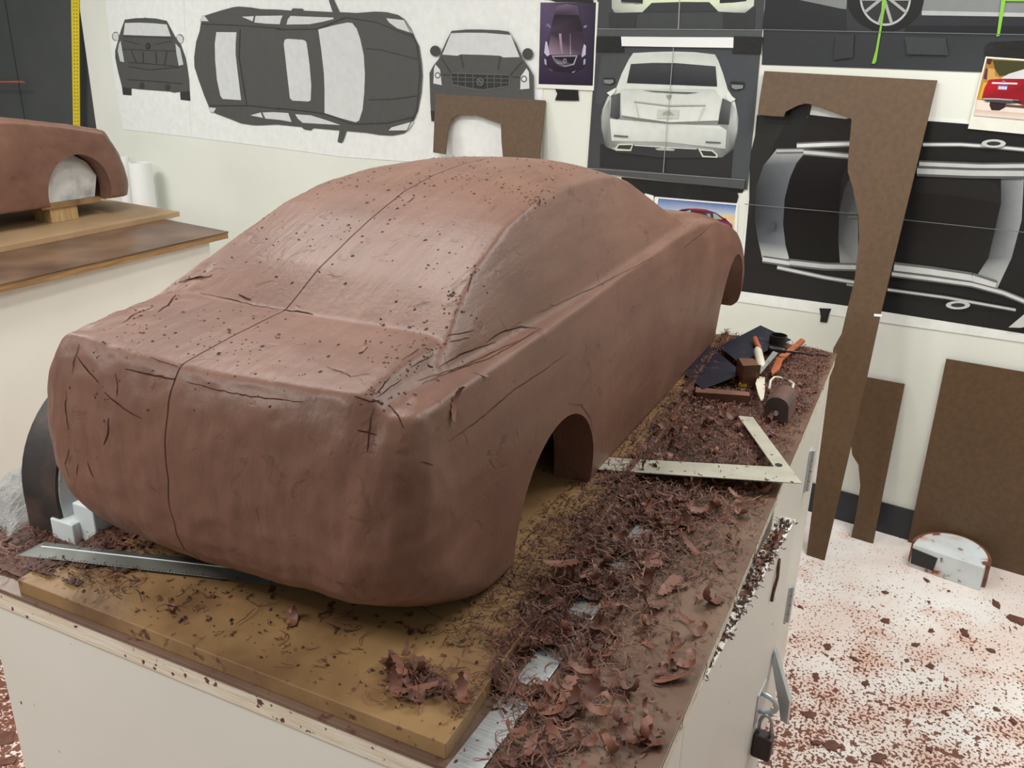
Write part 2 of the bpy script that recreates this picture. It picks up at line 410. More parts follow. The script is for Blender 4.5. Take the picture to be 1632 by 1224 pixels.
    crown = [-1, -.985, -.93, -.8, -.6, -.4, -.2, 0, .2, .4, .6, .8, .93, .985, 1]
    for x in xs:
        ur, zr = float(ip(x, RX, RU)), float(ip(x, RX, RZ)); zc = max(float(ip(x, CX, CZ)), zr+.002)
        ub = max(float(ip(x, BX, BU)), ur+.004); zs = float(ip(x, SH_X, SH_Z))-.004
        row = [(x, YC-ub, .20), (x, YC-ub, zs)]
        for q in (.33, .66): row.append((x, YC-(ub+(ur-ub)*q) - .005*math.sin(q*math.pi), zs+(zr-zs)*q))
        for c in crown: row.append((x, YC+ur*c, zr + (zc-zr)*(1-abs(c)**2.2)))
        for q in (.66, .33): row.append((x, YC+(ub+(ur-ub)*q) + .005*math.sin(q*math.pi), zs+(zr-zs)*q))
        row += [(x, YC+ub, zs), (x, YC+ub, .20)]
        base = len(V); V.extend(row); grid.append(list(range(base, base+len(row))))
    m_ = len(grid[0])
    for a, b in zip(grid[:-1], grid[1:]):
        for i in range(m_):
            j = (i+1) % m_; Fc.append((a[i], a[j], b[j], b[i]))
    Fc.append(tuple(grid[0])); Fc.append(tuple(grid[-1][::-1]))
    return V, Fc
def cyl_mesh(cx, cz, r, y0, y1, n=72):
    V, Fc = [], []
    for y in (y0, y1):
        for i in range(n):
            a = 2*math.pi*i/n; V.append((cx+r*math.cos(a), y, cz+r*math.sin(a)))
    Fc = [(i, (i+1) % n, n+(i+1) % n, n+i) for i in range(n)] + [tuple(range(n))[::-1], tuple(range(n, 2*n))]
    return V, Fc
def make_clay(glass, voxel, arcs, seed):
    V, Fc = build_body(glass)
    me = bpy.data.meshes.new('raw'); me.from_pydata(V, [], Fc); me.validate()
    bm = bmesh.new(); bm.from_mesh(me); bmesh.ops.recalc_face_normals(bm, faces=bm.faces[:]); bm.to_mesh(me); bm.free()
    raw = bpy.data.objects.new('raw', me); COL.objects.link(raw)
    rm = raw.modifiers.new('r', 'REMESH'); rm.mode = 'VOXEL'; rm.voxel_size = voxel
    sm = raw.modifiers.new('s', 'SMOOTH'); sm.factor = .5; sm.iterations = 3
    dg = bpy.context.evaluated_depsgraph_get()
    me1 = bpy.data.meshes.new_from_object(raw.evaluated_get(dg))
    nv = len(me1.vertices); co = np.empty(nv*3); me1.vertices.foreach_get('co', co); co = co.reshape(-1, 3)
    no = np.empty(nv*3); me1.vertices.foreach_get('normal', no); no = no.reshape(-1, 3)
    disp = np.empty(nv)
    for i in range(nv):              # clay unevenness, strongest on the tail and the left flank
        x, y, z = co[i]
        a = noise.noise((x*4+seed, y*4, z*4))*.0016 + noise.noise((x*13+5, y*13, z*13))*.0007
        rough = max(0.0, min(1.0, (.80-x)/.12)) * (1 if z < .325 else .3) + max(0.0, min(1.0, (y-.80)/.08))*.8*(1 if x < .9 else .3)
        if not glass: rough = .5
        if rough > 0:
            t = noise.noise((x*24, y*24, z*24+3)); t2 = noise.noise((x*60, y*60, z*40))
            a += min(rough, 1)*(t*.0028 + t2*.0015 - max(0, t-.30)*.007)
        disp[i] = a
    co += no*disp[:, None]
    me1.vertices.foreach_set('co', co.ravel()); me1.update()
    raw.modifiers.clear(); raw.data = me1
    cuts = []
    def cutter(V, Fc):
        m_ = bpy.data.meshes.new('cut'); m_.from_pydata(V, [], Fc)
        bm = bmesh.new(); bm.from_mesh(m_); bmesh.ops.recalc_face_normals(bm, faces=bm.faces[:]); bm.to_mesh(m_); bm.free()
        o = bpy.data.objects.new('cut', m_); COL.objects.link(o); cuts.append(o)
        b = raw.modifiers.new('b', 'BOOLEAN'); b.operation = 'DIFFERENCE'; b.solver = 'EXACT'; b.object = o
    for cx, cz, r in arcs:
        for s in (-1, 1):
            y0, y1 = sorted((YC+s*.175, YC+s*.40)); cutter(*cyl_mesh(cx, cz, r, y0, y1))
    cutter(*box_v(.86, 2.30, YC-.215, YC+.215, -.1, .115))
    bpy.context.view_layer.update()
    dg = bpy.context.evaluated_depsgraph_get()
    out = bpy.data.meshes.new_from_object(raw.evaluated_get(dg)); out.name = 'clay_body'
    for o in cuts + [raw]: bpy.data.objects.remove(o)
    return out
ARC = [(1.029, .040, .144), (2.140, .062, .146)]
car_me = make_clay(True, .0042, ARC, 0)
# the second model has a blunter, fuller nose
SH_Z, ZC_Z, FT = [.296, .300, .308, .312, .320, .330, .337, .334, .322, .302, .284, .262, .236, .205], [.310, .325, .331, .334, .343, .350, .35, .355, .345, .326, .304, .280, .254, .222], .012
XF_X = [2.475, 2.485, 2.485, 2.475, 2.455, 2.42, 2.40]
ZB = [.048, .042, .026, .022, .022, .020, .012]
car_me2 = make_clay(False, .0065, [(2.140, .062, .140)], 4)
ORG = Vector((1.5, YC, 0.0))
for q_ in (car_me, car_me2):
    for vt in q_.vertices: vt.co -= ORG
for q_ in (car_me, car_me2):
    for p in q_.polygons: p.use_smooth = True
    q_.materials.clear()
M['clay'] = clay_material('brown_modelling_clay', line_y=.008)
M['clay2'] = clay_material('brown_modelling_clay_second')
car = empty('clay_car_model', (ORG.x, ORG.y, TZ), 'large brown clay sedan model, unfinished, on the worktable covered in shavings', 'clay model')
body = link('clay_body', car_me, M['clay'], car)
md = body.modifiers.new('e', 'EDGE_SPLIT'); md.split_angle = math.radians(50)
bvh = BVHTree.FromPolygons([tuple(v.co+ORG+Vector((0, 0, TZ))) for v in car_me.vertices], [tuple(p.vertices) for p in car_me.polygons])
# armature seen in the wheel openings
box('foam_core', .99, 2.2, YC-.19, YC+.19, TZ+.075, TZ+.118, M['white'], car)
box('armature_board', .90, 2.28, YC-.17, YC+.17, TZ+.055, TZ+.075, M['mdf2'], car)
for bx in (1.25, 1.9): box('support_block', bx, bx+.12, YC-.12, YC+.12, TZ+.0205, TZ+.055, M['pine'], car)

def on_car(x, y):
    d = Vector(ray(x, y)).normalized(); h = bvh.ray_cast(Vector(CAM), d)
    return h[0], h[1]
def score(plist, w):
    """ribbon lying on the clay along the path"""
    pts = []
    for (a, b) in zip(plist[:-1], plist[1:]):
        n = max(2, int(math.hypot(b[0]-a[0], b[1]-a[1])/7))
        for i in range(n): pts.append((a[0]+(b[0]-a[0])*i/n, a[1]+(b[1]-a[1])*i/n))
    pts.append(plist[-1])
    P = []
    for i, (x, y) in enumerate(pts):
        p, n = on_car(x + rnd.uniform(-.8, .8), y + rnd.uniform(-.8, .8))
        if p is not None: P.append((p + n*.0007, n))
    V, Fc = [], []
    for i, (p, n) in enumerate(P):
        t = (P[min(i+1, len(P)-1)][0]-P[max(i-1, 0)][0]).normalized(); s = t.cross(n).normalized()
        ww = w*.62*(.3 + .7*math.sin(math.pi*(i+.6)/(len(P)+.4)))*rnd.uniform(.7, 1.2)
        V += [p+s*ww, p-s*ww]
    for i in range(len(P)-1): Fc.append((2*i, 2*i+1, 2*i+3, 2*i+2))
    return V, Fc
SCORES = [([(200, 588), (240, 597), (280, 605)], .0016), ([(297, 608), (350, 622), (400, 632), (483, 641)], .0009),
 ([(127, 548), (120, 570), (115, 595)], .0011), ([(106, 621), (105, 650), (109, 685)], .0013), ([(174, 665), (172, 690), (166, 708)], .0013),
 ([(166, 625), (196, 650), (226, 667)], .0013), ([(123, 568), (140, 590), (157, 610)], .0012), ([(185, 595), (188, 615), (186, 632)], .0010),
 ([(596, 650), (590, 675), (585, 720)], .0011), ([(569, 685), (600, 693)], .0011), ([(620, 645), (634, 662), (642, 683)], .0010),
 ([(700, 585), (740, 562), (790, 545)], .0011), ([(665, 607), (740, 583), (850, 532)], .0008), ([(672, 612), (720, 592), (780, 571), (862, 524)], .0008),
 ([(775, 546), (788, 536), (805, 527), (830, 521), (858, 524)], .0013), ([(712, 535), (755, 527)], .0009), ([(716, 545), (748, 538)], .0008),
 ([(715, 703), (760, 672), (820, 620), (860, 595), (905, 562)], .0007), ([(285, 450), (310, 443), (337, 441)], .0024), ([(252, 497), (268, 486), (280, 470)], .0015),
 ([(195, 515), (215, 500), (245, 490)], .0012), ([(320, 468), (370, 478), (410, 488), (450, 494)], .0011), ([(450, 495), (480, 497), (500, 501)], .0017), ([(380, 470), (400, 478)], .0022),
 ([(84, 700), (88, 740), (97, 772), (112, 800), (135, 822)], .0012), ([(905, 643), (927, 646), (941, 668), (945, 690)], .0007),
 ([(140, 735), (148, 760)], .0010), ([(125, 740), (122, 758)], .0009), ([(585, 620), (600, 628), (622, 600)], .0009), ([(600, 634), (640, 604)], .0009), ([(565, 632), (590, 640), (605, 638)], .0014),
 ([(110, 715), (104, 740), (110, 760)], .0009), ([(745, 465), (752, 440)], .0010), ([(240, 570), (285, 586)], .0008),
 ([(276, 868), (281, 872)], .0010), ([(855, 500), (960, 452), (1040, 410)], .0006), ([(1090, 395), (1118, 372), (1136, 357)], .0007),
 ([(640, 575), (668, 556)], .0008), ([(655, 585), (690, 566)], .0008), ([(520, 585), (560, 600), (590, 596)], .0008), ([(670, 735), (690, 742)], .0008)]
for pl, w in SCORES:
    v, f = score(pl, w)
    if f: mesh_obj('score_line', v, f, M['scratch'], car)['label'] = 'dark tool score in the clay'

# ------------------------------------------------------------------ front worktable
MDFT = TZ+.020
cabinet = empty('storage_cabinet', (1.3, .6, 0), 'white painted base cabinet under the big clay car, with a padlocked side door', 'cabinet')
XF0, XB, YR, YL = .577, 2.06, .142, 1.03
box('cabinet_body', XF0+.004, XB, .177, YL, .05, TZ-.0345, M['cab'], cabinet, .002)
box('side_panel', 1.335, XB, .147, .1765, .05, TZ-.0345, M['cab'], cabinet, .0015)
box('plinth', XF0+.05, XB-.05, YR+.05, YL-.05, 0, .05, M['skirt'], cabinet, 0)
# side door, hinged at its near edge and standing a little proud at the far end
hx, hy, L, th = .800, .1755, .52, .025
a = math.radians(-4.5)
dx, dy = math.cos(a), math.sin(a); nx, ny = math.sin(a), -math.cos(a)
nx, ny = (dy, -dx)
dp = [(hx, hy), (hx+dx*L, hy+dy*L), (hx+dx*L+nx*th, hy+dy*L+ny*th), (hx+nx*th, hy+ny*th)]
zt, zb = TZ-.036, .10
Vd = [(x, y, z) for z in (zb, zt) for (x, y) in dp]
Fd = [(0, 1, 2, 3), (4, 5, 6, 7), (0, 1, 5, 4), (1, 2, 6, 5), (2, 3, 7, 6), (3, 0, 4, 7)]
door = bevel(mesh_obj('cabinet_door', Vd, Fd, M['cab'], cabinet), .002)
box('cabinet_door', XF0+.004, hx-.003, hy-.025, hy+.001, zb, TZ-.0345, M['cab'], cabinet, .0015)
def hinge(x0, x1, z0, z1):
    y = .146
    h = mesh_obj('hinge', *box_v(x0, x1, y-.004, y+.001, z0, z1), M['chrome'], cabinet)
    n = 4
    for i in range(n):
        za, zb_ = z0+(z1-z0)*i/n+.001, z0+(z1-z0)*(i+1)/n-.001
        v, f = tube_vf([((x0+x1)/2, y-.005, za), ((x0+x1)/2, y-.005, zb_)], .006, 10)
        mesh_obj('hinge_knuckle', v, f, M['chrome'], h)
hinge(1.83, 1.855, TZ-.235, TZ-.135)
hinge(1.86, 1.885, TZ-.60, TZ-.50)
# worktop: brown sheet on plywood
wt = empty('worktop', (1.35, .68, TZ-.034), 'brown sheet worktop on white edged plywood, carrying the big clay car', 'worktop')
box('plywood_panel', XF0, 2.13, .146, 1.24, TZ-.034, TZ-.006, M['ply'], wt, .0015)
box('hardboard_sheet', XF0-.003, 2.135, .144, 1.24, TZ-.006, TZ, M['hard'], wt, .0008)
bd = prism('mdf_base_board', [(.583, .337, TZ), (2.08, .392, TZ), (2.08, 1.0, TZ), (.580, .955, TZ)], (0, 0, .020), M['mdf'], None, .001)
tag(bd, 'stained yellow MDF board directly under the big clay car', 'board')

# hasp and padlock on the door
hz = TZ-.315
def dpt(s, n, z): return Vector((hx+dx*s+nx*(th+n), hy+dy*s+ny*(th+n), z))
hasp = empty('hasp', dpt(.46, 0, hz-.05), 'zinc hasp strap standing out from the white cabinet door', 'hasp')
def slab(name, s0, s1, n0, n1, z0, z1, m, par, bw=.001):
    P = [dpt(s, n, z) for z in (z0, z1) for (s, n) in ((s0, n0), (s1, n0), (s1, n1), (s0, n1))]
    return bevel(mesh_obj(name, P, [(0, 1, 2, 3), (4, 5, 6, 7), (0, 1, 5, 4), (1, 2, 6, 5), (2, 3, 7, 6), (3, 0, 4, 7)], m, par), bw)
slab('staple_plate', .42, .47, 0, .002, hz-.065, hz+.0, M['chrome'], hasp)
pts = [dpt(.445, .002+.026*math.sin(t), hz-.03+.018*math.cos(t)) for t in np.linspace(0, math.pi, 12)]
tube('staple', pts, .0042, M['chrome'], hasp, 10)
P0 = [dpt(.50, .004, hz+.035), dpt(.50, .034, hz-.055), dpt(.50, .034, hz-.095), dpt(.50, .020, hz-.085), dpt(.50, .002, hz-.01)]
strap = prism('strap', [dpt(.495, .003, hz+.04), dpt(.495, .040, hz-.05), dpt(.495, .042, hz-.098), dpt(.495, .030, hz-.092), dpt(.495, .022, hz-.06), dpt(.495, .000, hz+.02)], Vector((dx*.016, dy*.016, 0)), M['chrome'], hasp, .001)
pad = empty('padlock', dpt(.44, .012, hz-.135), 'dark padlock hanging from the hasp staple on the cabinet door', 'padlock')
pts = [dpt(.440+.011*math.cos(t)*0, .016+.010*math.cos(t), hz-.070+.022*math.sin(t)) for t in np.linspace(0, math.pi, 12)]
pts = [dpt(.44, .026, hz-.088)] + pts + [dpt(.44, .006, hz-.088)]
tube('shackle', pts, .003, M['steel'], pad, 8)
slab('lock_body', .428, .452, .000, .032, hz-.132, hz-.086, M['lockb'], pad, .004)
slab('keyway_plate', .434, .446, .008, .022, hz-.1335, hz-.1315, M['chrome'], pad, .0)

# ------------------------------------------------------------------ left worktable with a second clay model
cab2 = empty('storage_cabinet', (2.0, 3.2, 0), 'white base cabinet under the second clay car, at the back left', 'cabinet')
LX1, LY0 = 2.52, 2.405
box('cabinet_body', .6, LX1-.07, LY0+.03, 4.0, .05, TZ-.026, M['cab'], cab2, .002)
box('plinth', .7, LX1-.12, LY0+.09, 3.9, 0, .05, M['skirt'], cab2, 0)
wt2 = empty('worktop', (2.0, 3.2, TZ-.026), 'brown worktop with raw plywood edge at the back left', 'worktop')
o = prism('plywood_panel', [(.55, LY0-.03, TZ-.026), (LX1, LY0+.0, TZ-.026), (LX1+.26, 4.05, TZ-.026), (.55, 4.05, TZ-.026)], (0, 0, .021), M['plyraw'], wt2, .001)
o = prism('hardboard_sheet', [(.548, LY0-.032, TZ-.005), (LX1+.002, LY0-.002, TZ-.005), (LX1+.262, 4.05, TZ-.005), (.548, 4.05, TZ-.005)], (0, 0, .005), M['hard2'], wt2, .0005)
q0, q1, q2 = onz(0, 393, TZ+.02), onz(286, 337, TZ+.02), onz(143, 313, TZ+.02)
e1 = (q1-q0).normalized(); 
b0 = q0 - e1*1.2
bd2 = prism('mdf_base_board', [b0-Vector((0, 0, .02)), q1-Vector((0, 0, .02)), q1+(q2-q1)*1.25-Vector((0, 0, .02)), b0+(q2-q1)*1.25-Vector((0, 0, .02))], (0, 0, .02), M['mdf2'], None, .001)
tag(bd2, 'pale MDF board under the second clay car at the back left', 'board')
O2 = Vector((1.5+.175, 3.205, TZ+.067))
car2 = empty('clay_car_model', (O2.x, O2.y, TZ+.02), 'second clay car, only its nose in view, raised on a wooden block', 'clay model')
b2 = link('clay_body', car_me2, M['clay2'], car2, loc=(0, 0, .047))
md = b2.modifiers.new('e', 'EDGE_SPLIT'); md.split_angle = math.radians(50)
ax, az = ARC[1][0]-1.5+O2.x, ARC[1][1]+O2.z
yf = O2.y-.215
pts = [(ax-.138, yf, az-.035)] + [(ax+.140*math.cos(t)*(.98+.03*math.sin(7*t)), yf, az+.138*math.sin(t)*(.97+.03*math.cos(9*t))) for t in np.linspace(math.pi, .35, 22)] + [(ax+.11, yf, az-.035)]
prism('foam_core', pts, (0, .05, 0), M['foam'], car2)
box('armature_board', ax-.139, ax+.125, yf-.014, O2.y+.18, az-.056, az-.036, M['mdf'], car2)
box('support_block', ax-.10, ax+.02, yf-.005, yf+.085, TZ+.0203, az-.056, M['pine'], car2, .001)
box('support_block', ax-.75, ax-.63, yf+.05, yf+.3, TZ+.0203, az-.056, M['pine'], car2, .001)

# ------------------------------------------------------------------ template boards
def lean_plane(base_d, top_d, top_z):
    h = Vector(WH); up = Vector(WN*(top_d-base_d)) + Vector((0, 0, top_z)); up.normalize()
    n = h.cross(up).normalized()
    if n.dot(Vector(WN)) > 0: n = -n
    return Vector(WN*base_d), n, h, up
def template(name, px, pl, m, label, t=.005, ext=None):
    p0, n, h, up = pl
    P = [onpl(x, y, p0, n) for x, y in px]
    zmin = min(p.z for p in P)
    if ext:       # run the marked corners down the slope to the floor
        for i in ext: P[i] = P[i] - up*((P[i].z-.001)/up.z)
    elif zmin < .03:
        P = [p - up*((p.z-.001)/up.z) if p.z < .05 else p for p in P]
    o = prism(name, P, -n*t, m); bevel(o, .0008)
    return tag(o, label, 'template')
TALL = [(1218, 113), (1494, 128), (1403, 503), (1381, 605), (1314, 893), (1285, 884), (1328, 555), (1341, 532), (1349, 498), (1362, 445), (1369, 381), (1368, 344), (1359, 301), (1351, 274), (1351, 260), (1354, 225), (1357, 190), (1347, 185), (1320, 175), (1297, 167), (1284, 165), (1272, 168), (1262, 173), (1252, 178), (1249, 186), (1228, 185), (1207, 183), (1210, 160)]
tt = template('profile_template', TALL, lean_plane(2.715, WD-.012, 1.54), M['board'], 'tall brown hardboard car profile template leaning on the black poster')
p0, n, h, up = lean_plane(2.715, WD-.012, 1.54)
nt_ = [onpl(x, y, p0, n)+n*.0008 for x, y in ((1393, 500), (1406, 501), (1405, 505), (1393, 504))]
o = prism('notch_mark', nt_, n*.0006, M['paper'], tt); o['label'] = 'white notch mark'
SM2 = [(1376, 600), (1442, 612), (1392, 864), (1356, 858), (1365, 816), (1371, 775), (1368, 741), (1358, 725), (1356, 705)]
template('profile_template', SM2, lean_plane(2.93, WD-.012, .56), M['board'], 'narrow brown hardboard template with curved edge, standing just right of the tall one')
PAN = [(1508, 572), (1632, 593), (1720, 608), (1720, 928), (1632, 905), (1448, 859)]
o = template('hardboard_panel', PAN, lean_plane(3.018, WD-.012, .68), M['board'], 'plain brown rectangular hardboard panel behind the half round block at the right'); o['category'] = 'panel'
ARCHT = [(694, 147), (869, 160), (859, 263), (845, 400), (800, 400), (802, 258), (799, 225), (798, 197), (777, 190), (757, 183), (731, 183), (719, 190), (714, 207), (710, 246), (690, 243)]
template('profile_template', ARCHT, lean_plane(2.72, WD-.012, 1.41), M['board'], 'brown hardboard template with an arched cut-out, seen above the clay car roof', ext=(3, 4))

# ------------------------------------------------------------------ prints on the wall
CR = {'A': (160, 0, 5.44), 'B': (440, 0, 5.44), 'C': (670, 30, 5.44), 'D': (930, 0, 5.44), 'E': (930, 160, 5.44), 'F': (1332, 0, 5.44), 'G': (1180, 150, 2.985), 'P': (0, 0, 1), 'S': (544, 0, 3)}
def cv(c, pts):
    ox, oy, k = CR[c]; return [(ox+x/k, oy+y/k) for x, y in pts]
def ell(cx, cy, rx, ry, n=20, a0=0.0, a1=2*math.pi):
    return [(cx+rx*math.cos(a0+(a1-a0)*i/n), cy+ry*math.sin(a0+(a1-a0)*i/n)) for i in range(n)]
def lines(c, pts, w, col):
    out = []
    for (x0, y0), (x1, y1) in zip(pts[:-1], pts[1:]):
        l = math.hypot(x1-x0, y1-y0) or 1; ax_, ay_ = -(y1-y0)/l*w/2, (x1-x0)/l*w/2
        out.append((c, [(x0+ax_, y0+ay_), (x1+ax_, y1+ay_), (x1-ax_, y1-ay_), (x0-ax_, y0-ay_)], col))
    return out
def poster(name, layers, m, label, cat, off=.002, step=.00022):
    """first layer is the sheet; each layer = (crop, points, colour or colours)"""
    V, Fc, cols = [], [], []
    nwall = Vector(WN)
    for li, (c, pts, col) in enumerate(layers):
        px = cv(c, pts); P = [onw(x, y, off + step*li) for x, y in px]
        k = len(V); V += P
        cs = col if isinstance(col, list) else [col]*len(P)
        cs = [rgb(q) for q in cs]
        for t in tessellate_polygon([P]): Fc.append(tuple(k+i for i in t))
        cols += cs
    # sheet thickness
    n0 = len(layers[0][1]); k = len(V)
    V += [p + nwall*(off-.0008) for p in V[:n0]]; cols += cols[:n0]
    Fc += [(i, (i+1) % n0, k+(i+1) % n0, k+i) for i in range(n0)]
    org = Vector((sum(p.x for p in V[:n0])/n0, sum(p.y for p in V[:n0])/n0, min(p.z for p in V[:n0])))
    me = bpy.data.meshes.new(name); me.from_pydata([tuple(p-org) for p in V], [], Fc)
    at = me.color_attributes.new('ink', 'FLOAT_COLOR', 'POINT')
    for i, cc in enumerate(cols): at.data[i].color = cc
    me.materials.append(m); o = link(name, me, None, None, loc=org)
    return tag(o, label, cat)
DK, LT, MD = (76, 76, 74), (206, 208, 208), (52, 52, 50)
L = [('P', [(163, -60), (870, -60), (862, 263), (700, 260), (640, 257), (545, 250), (420, 233), (300, 218), (197, 206), (185, 150), (170, 20)], (229, 231, 229))]
L += lines('P', [(293, 0), (297, 90), (305, 215)], 1.2, (218, 220, 218))
# rear view
L += [('A', ell(132, 315, 32, 40), (104, 104, 102)), ('A', ell(688, 340, 36, 44), (104, 104, 102)),
 ('A', [(110, 290), (130, 284), (154, 288), (159, 340), (145, 352), (118, 344), (106, 320)], (206, 208, 208)), ('A', [(657, 307), (690, 304), (713, 322), (717, 358), (700, 376), (672, 368)], (206, 208, 208)),
 ('A', [(210, 170), (300, 158), (390, 155), (480, 160), (575, 180), (600, 225), (650, 320), (700, 390), (740, 500), (755, 580), (770, 690), (775, 790), (780, 875), (695, 865), (690, 798), (640, 805), (600, 795), (330, 775), (270, 768), (268, 828), (195, 822), (185, 745), (150, 610), (128, 500), (128, 440), (150, 360), (175, 270)], DK),
 ('A', [(190, 755), (270, 765), (270, 828), (195, 822)], (46, 46, 44)), ('A', [(692, 800), (775, 790), (780, 875), (695, 865)], (46, 46, 44)),
 ('A', [(212, 200), (330, 196), (460, 202), (575, 212), (610, 315), (400, 310), (200, 302)], LT),
 ('A', [(175, 352), (190, 440), (207, 540), (170, 530), (150, 440), (160, 380)], (192, 197, 197)), ('A', [(650, 375), (690, 420), (720, 560), (680, 570), (660, 470)], (192, 197, 197)),
 ('A', ell(360, 742, 22, 30), MD), ('A', ell(582, 758, 22, 30), MD), ('A', ell(412, 400, 22, 29), (30, 30, 30)), ('A', ell(408, 398, 11, 15), (62, 62, 60))]
for pl in ([(200, 350), (340, 385)], [(475, 385), (620, 355)], [(200, 315), (420, 322), (630, 330)], [(190, 425), (400, 436), (650, 442)], [(265, 435), (310, 545)], [(575, 448), (555, 560)], [(235, 540), (420, 552), (660, 575)], [(235, 575), (420, 605), (690, 580)], [(235, 690), (420, 700), (710, 725)], [(365, 450), (370, 545)], [(478, 450), (485, 548)], [(387, 150), (387, 165)]):
    L += lines('A', pl, 5, MD)
# plan view
PLAN = cv('A', [(905, 135), (1040, 92), (1150, 62), (1200, 56), (1300, 64), (1390, 78), (1560, 84)]) + cv('B', [(130, 92), (145, 72), (230, 75), (240, 92), (360, 98), (490, 105), (462, 20), (440, -60), (482, -60), (505, 10), (550, 105), (700, 112), (860, 100), (960, 105), (1060, 130), (1110, 165), (1170, 250), (1200, 320), (1240, 400), (1262, 540), (1270, 660), (1260, 800), (1230, 960), (1200, 1030), (1150, 1120), (1110, 1155), (1010, 1175), (900, 1170), (780, 1150), (610, 1135), (580, 1224), (565, 1240), (532, 1230), (550, 1130), (320, 1110), (300, 1130), (240, 1120), (220, 1100), (0, 1078)]) + cv('A', [(1400, 1085), (1330, 1085), (1220, 1070), (1120, 1030), (1000, 985), (950, 945), (935, 915), (900, 830), (850, 690), (815, 580), (812, 500), (830, 360), (860, 270), (872, 190)])
L += [('A', [(862, 185), (885, 136), (905, 133), (945, 188)], (150, 150, 148)), ('A', [(933, 925), (1010, 935), (985, 980), (955, 975)], (150, 150, 148)), ('P', PLAN, DK)]
L += [('A', [(868, 182), (888, 140), (903, 139), (938, 184)], LT), ('A', [(938, 930), (1003, 938), (980, 972), (955, 968)], LT)]
for c, p in (('A', [(1005, 278), (1180, 280), (1172, 380), (1172, 470), (1182, 560), (1220, 868), (1060, 858), (1040, 830), (1010, 690), (995, 520), (992, 380)]),
 ('B', [(75, 345), (100, 336), (230, 345), (255, 355), (265, 375), (290, 560), (305, 740), (300, 870), (280, 880), (140, 872), (120, 850), (100, 680), (80, 500), (66, 380)]),
 ('B', [(365, 255), (520, 215), (620, 195), (660, 200), (700, 250), (730, 340), (760, 480), (770, 640), (765, 800), (750, 950), (720, 1045), (690, 1060), (560, 1025), (420, 980), (420, 780), (415, 640), (390, 420)]),
 ('A', [(1225, 145), (1330, 140), (1320, 185)]), ('A', [(1345, 138), (1580, 135), (1565, 170), (1555, 210), (1430, 205), (1335, 195)]), ('B', [(125, 138), (300, 145), (495, 152), (500, 165), (400, 190), (290, 210), (90, 213), (100, 170)]),
 ('A', [(1300, 1000), (1390, 975), (1410, 1022)]), ('B', [(165, 990), (300, 1000), (430, 1040), (560, 1085), (230, 1065), (190, 1030)]),
 ('P', cv('A', [(1405, 975), (1500, 972)]) + cv('B', [(105, 980), (135, 1058)]) + cv('A', [(1560, 1040), (1430, 1028)])),
 ('B', [(955, 158), (1115, 175), (1150, 230), (1185, 290), (1050, 245), (980, 195)]), ('B', [(1195, 1050), (1170, 1095), (1140, 1130), (975, 1132), (1000, 1105)])):
    L.append((c, p, LT))
for c, pl in (('B', [(778, 420), (900, 430), (1220, 512)]), ('B', [(800, 865), (1000, 860), (1225, 830)]), ('A', [(1210, 250), (1200, 500), (1265, 905)]), ('A', [(875, 205), (1300, 225), (1560, 245)]), ('B', [(0, 255), (360, 250), (600, 150), (860, 190), (1190, 320)]), ('A', [(945, 915), (1300, 915), (1560, 945)]), ('B', [(0, 935), (280, 965), (420, 985), (660, 1075), (960, 1065), (1210, 1010)]), ('B', [(1110, 170), (1215, 380), (1245, 620), (1215, 960), (1130, 1140)])):
    L += lines(c, pl, 5, (50, 50, 48))
# front view
L += [('C', ell(128, 278, 45, 46), (62, 62, 60)), ('C', ell(930, 304, 47, 50), (62, 62, 60)),
 ('C', [(270, 105), (400, 92), (520, 92), (680, 98), (765, 110), (830, 215), (885, 340), (940, 420), (980, 490), (985, 760), (130, 860), (130, 888), (95, 888), (85, 720), (78, 470), (110, 410), (160, 345), (175, 300), (230, 180)], DK),
 ('C', [(88, 800), (135, 800), (135, 888), (95, 888)], (42, 42, 40)),
 ('C', [(265, 125), (400, 120), (560, 122), (785, 140), (860, 332), (720, 335), (690, 320), (520, 312), (350, 308), (320, 320), (190, 310)], LT),
 ('C', [(130, 395), (170, 440), (185, 575), (112, 560), (118, 430)], (212, 214, 214)), ('C', [(920, 428), (940, 460), (945, 605), (865, 612), (870, 500)], (212, 214, 214)),
 ('C', ell(150, 490, 26, 28), (110, 112, 112)), ('C', ell(150, 490, 15, 16), (222, 222, 222)), ('C', ell(898, 522, 28, 30), (110, 112, 112)), ('C', ell(898, 522, 16, 17), (222, 222, 222)),
 ('C', [(260, 465), (778, 482), (775, 588), (540, 622), (430, 610), (275, 572)], (92, 92, 90)), ('C', [(268, 475), (770, 490), (765, 580), (540, 612), (440, 600), (280, 565)], (40, 40, 40))]
for x in (325, 390, 455, 580, 640, 700): L += lines('C', [(x, 475), (x, 605)], 6, (92, 92, 90))
L += lines('C', [(270, 505), (770, 520)], 6, (92, 92, 90)) + lines('C', [(275, 540), (768, 555)], 6, (92, 92, 90))
L += [('C', ell(518, 545, 44, 46), (38, 38, 37)), ('C', ell(518, 545, 32, 36), (98, 98, 96)), ('C', ell(518, 545, 24, 28), (60, 60, 58))]
L += lines('C', [(500, 520), (536, 570)], 5, (110, 110, 108)) + lines('C', [(498, 545), (538, 545)], 5, (110, 110, 108))
for pl in ([(345, 310), (370, 430)], [(690, 325), (670, 440)], [(180, 340), (250, 450), (265, 480)], [(880, 370), (790, 470), (775, 490)], [(185, 480), (255, 490)], [(790, 500), (860, 505)]): L += lines('C', pl, 5, (54, 54, 52))
poster('car_drawing_sheet', L, M['print'], 'long white paper sheet with three grey ink views of a car', 'poster', .002, .00012)

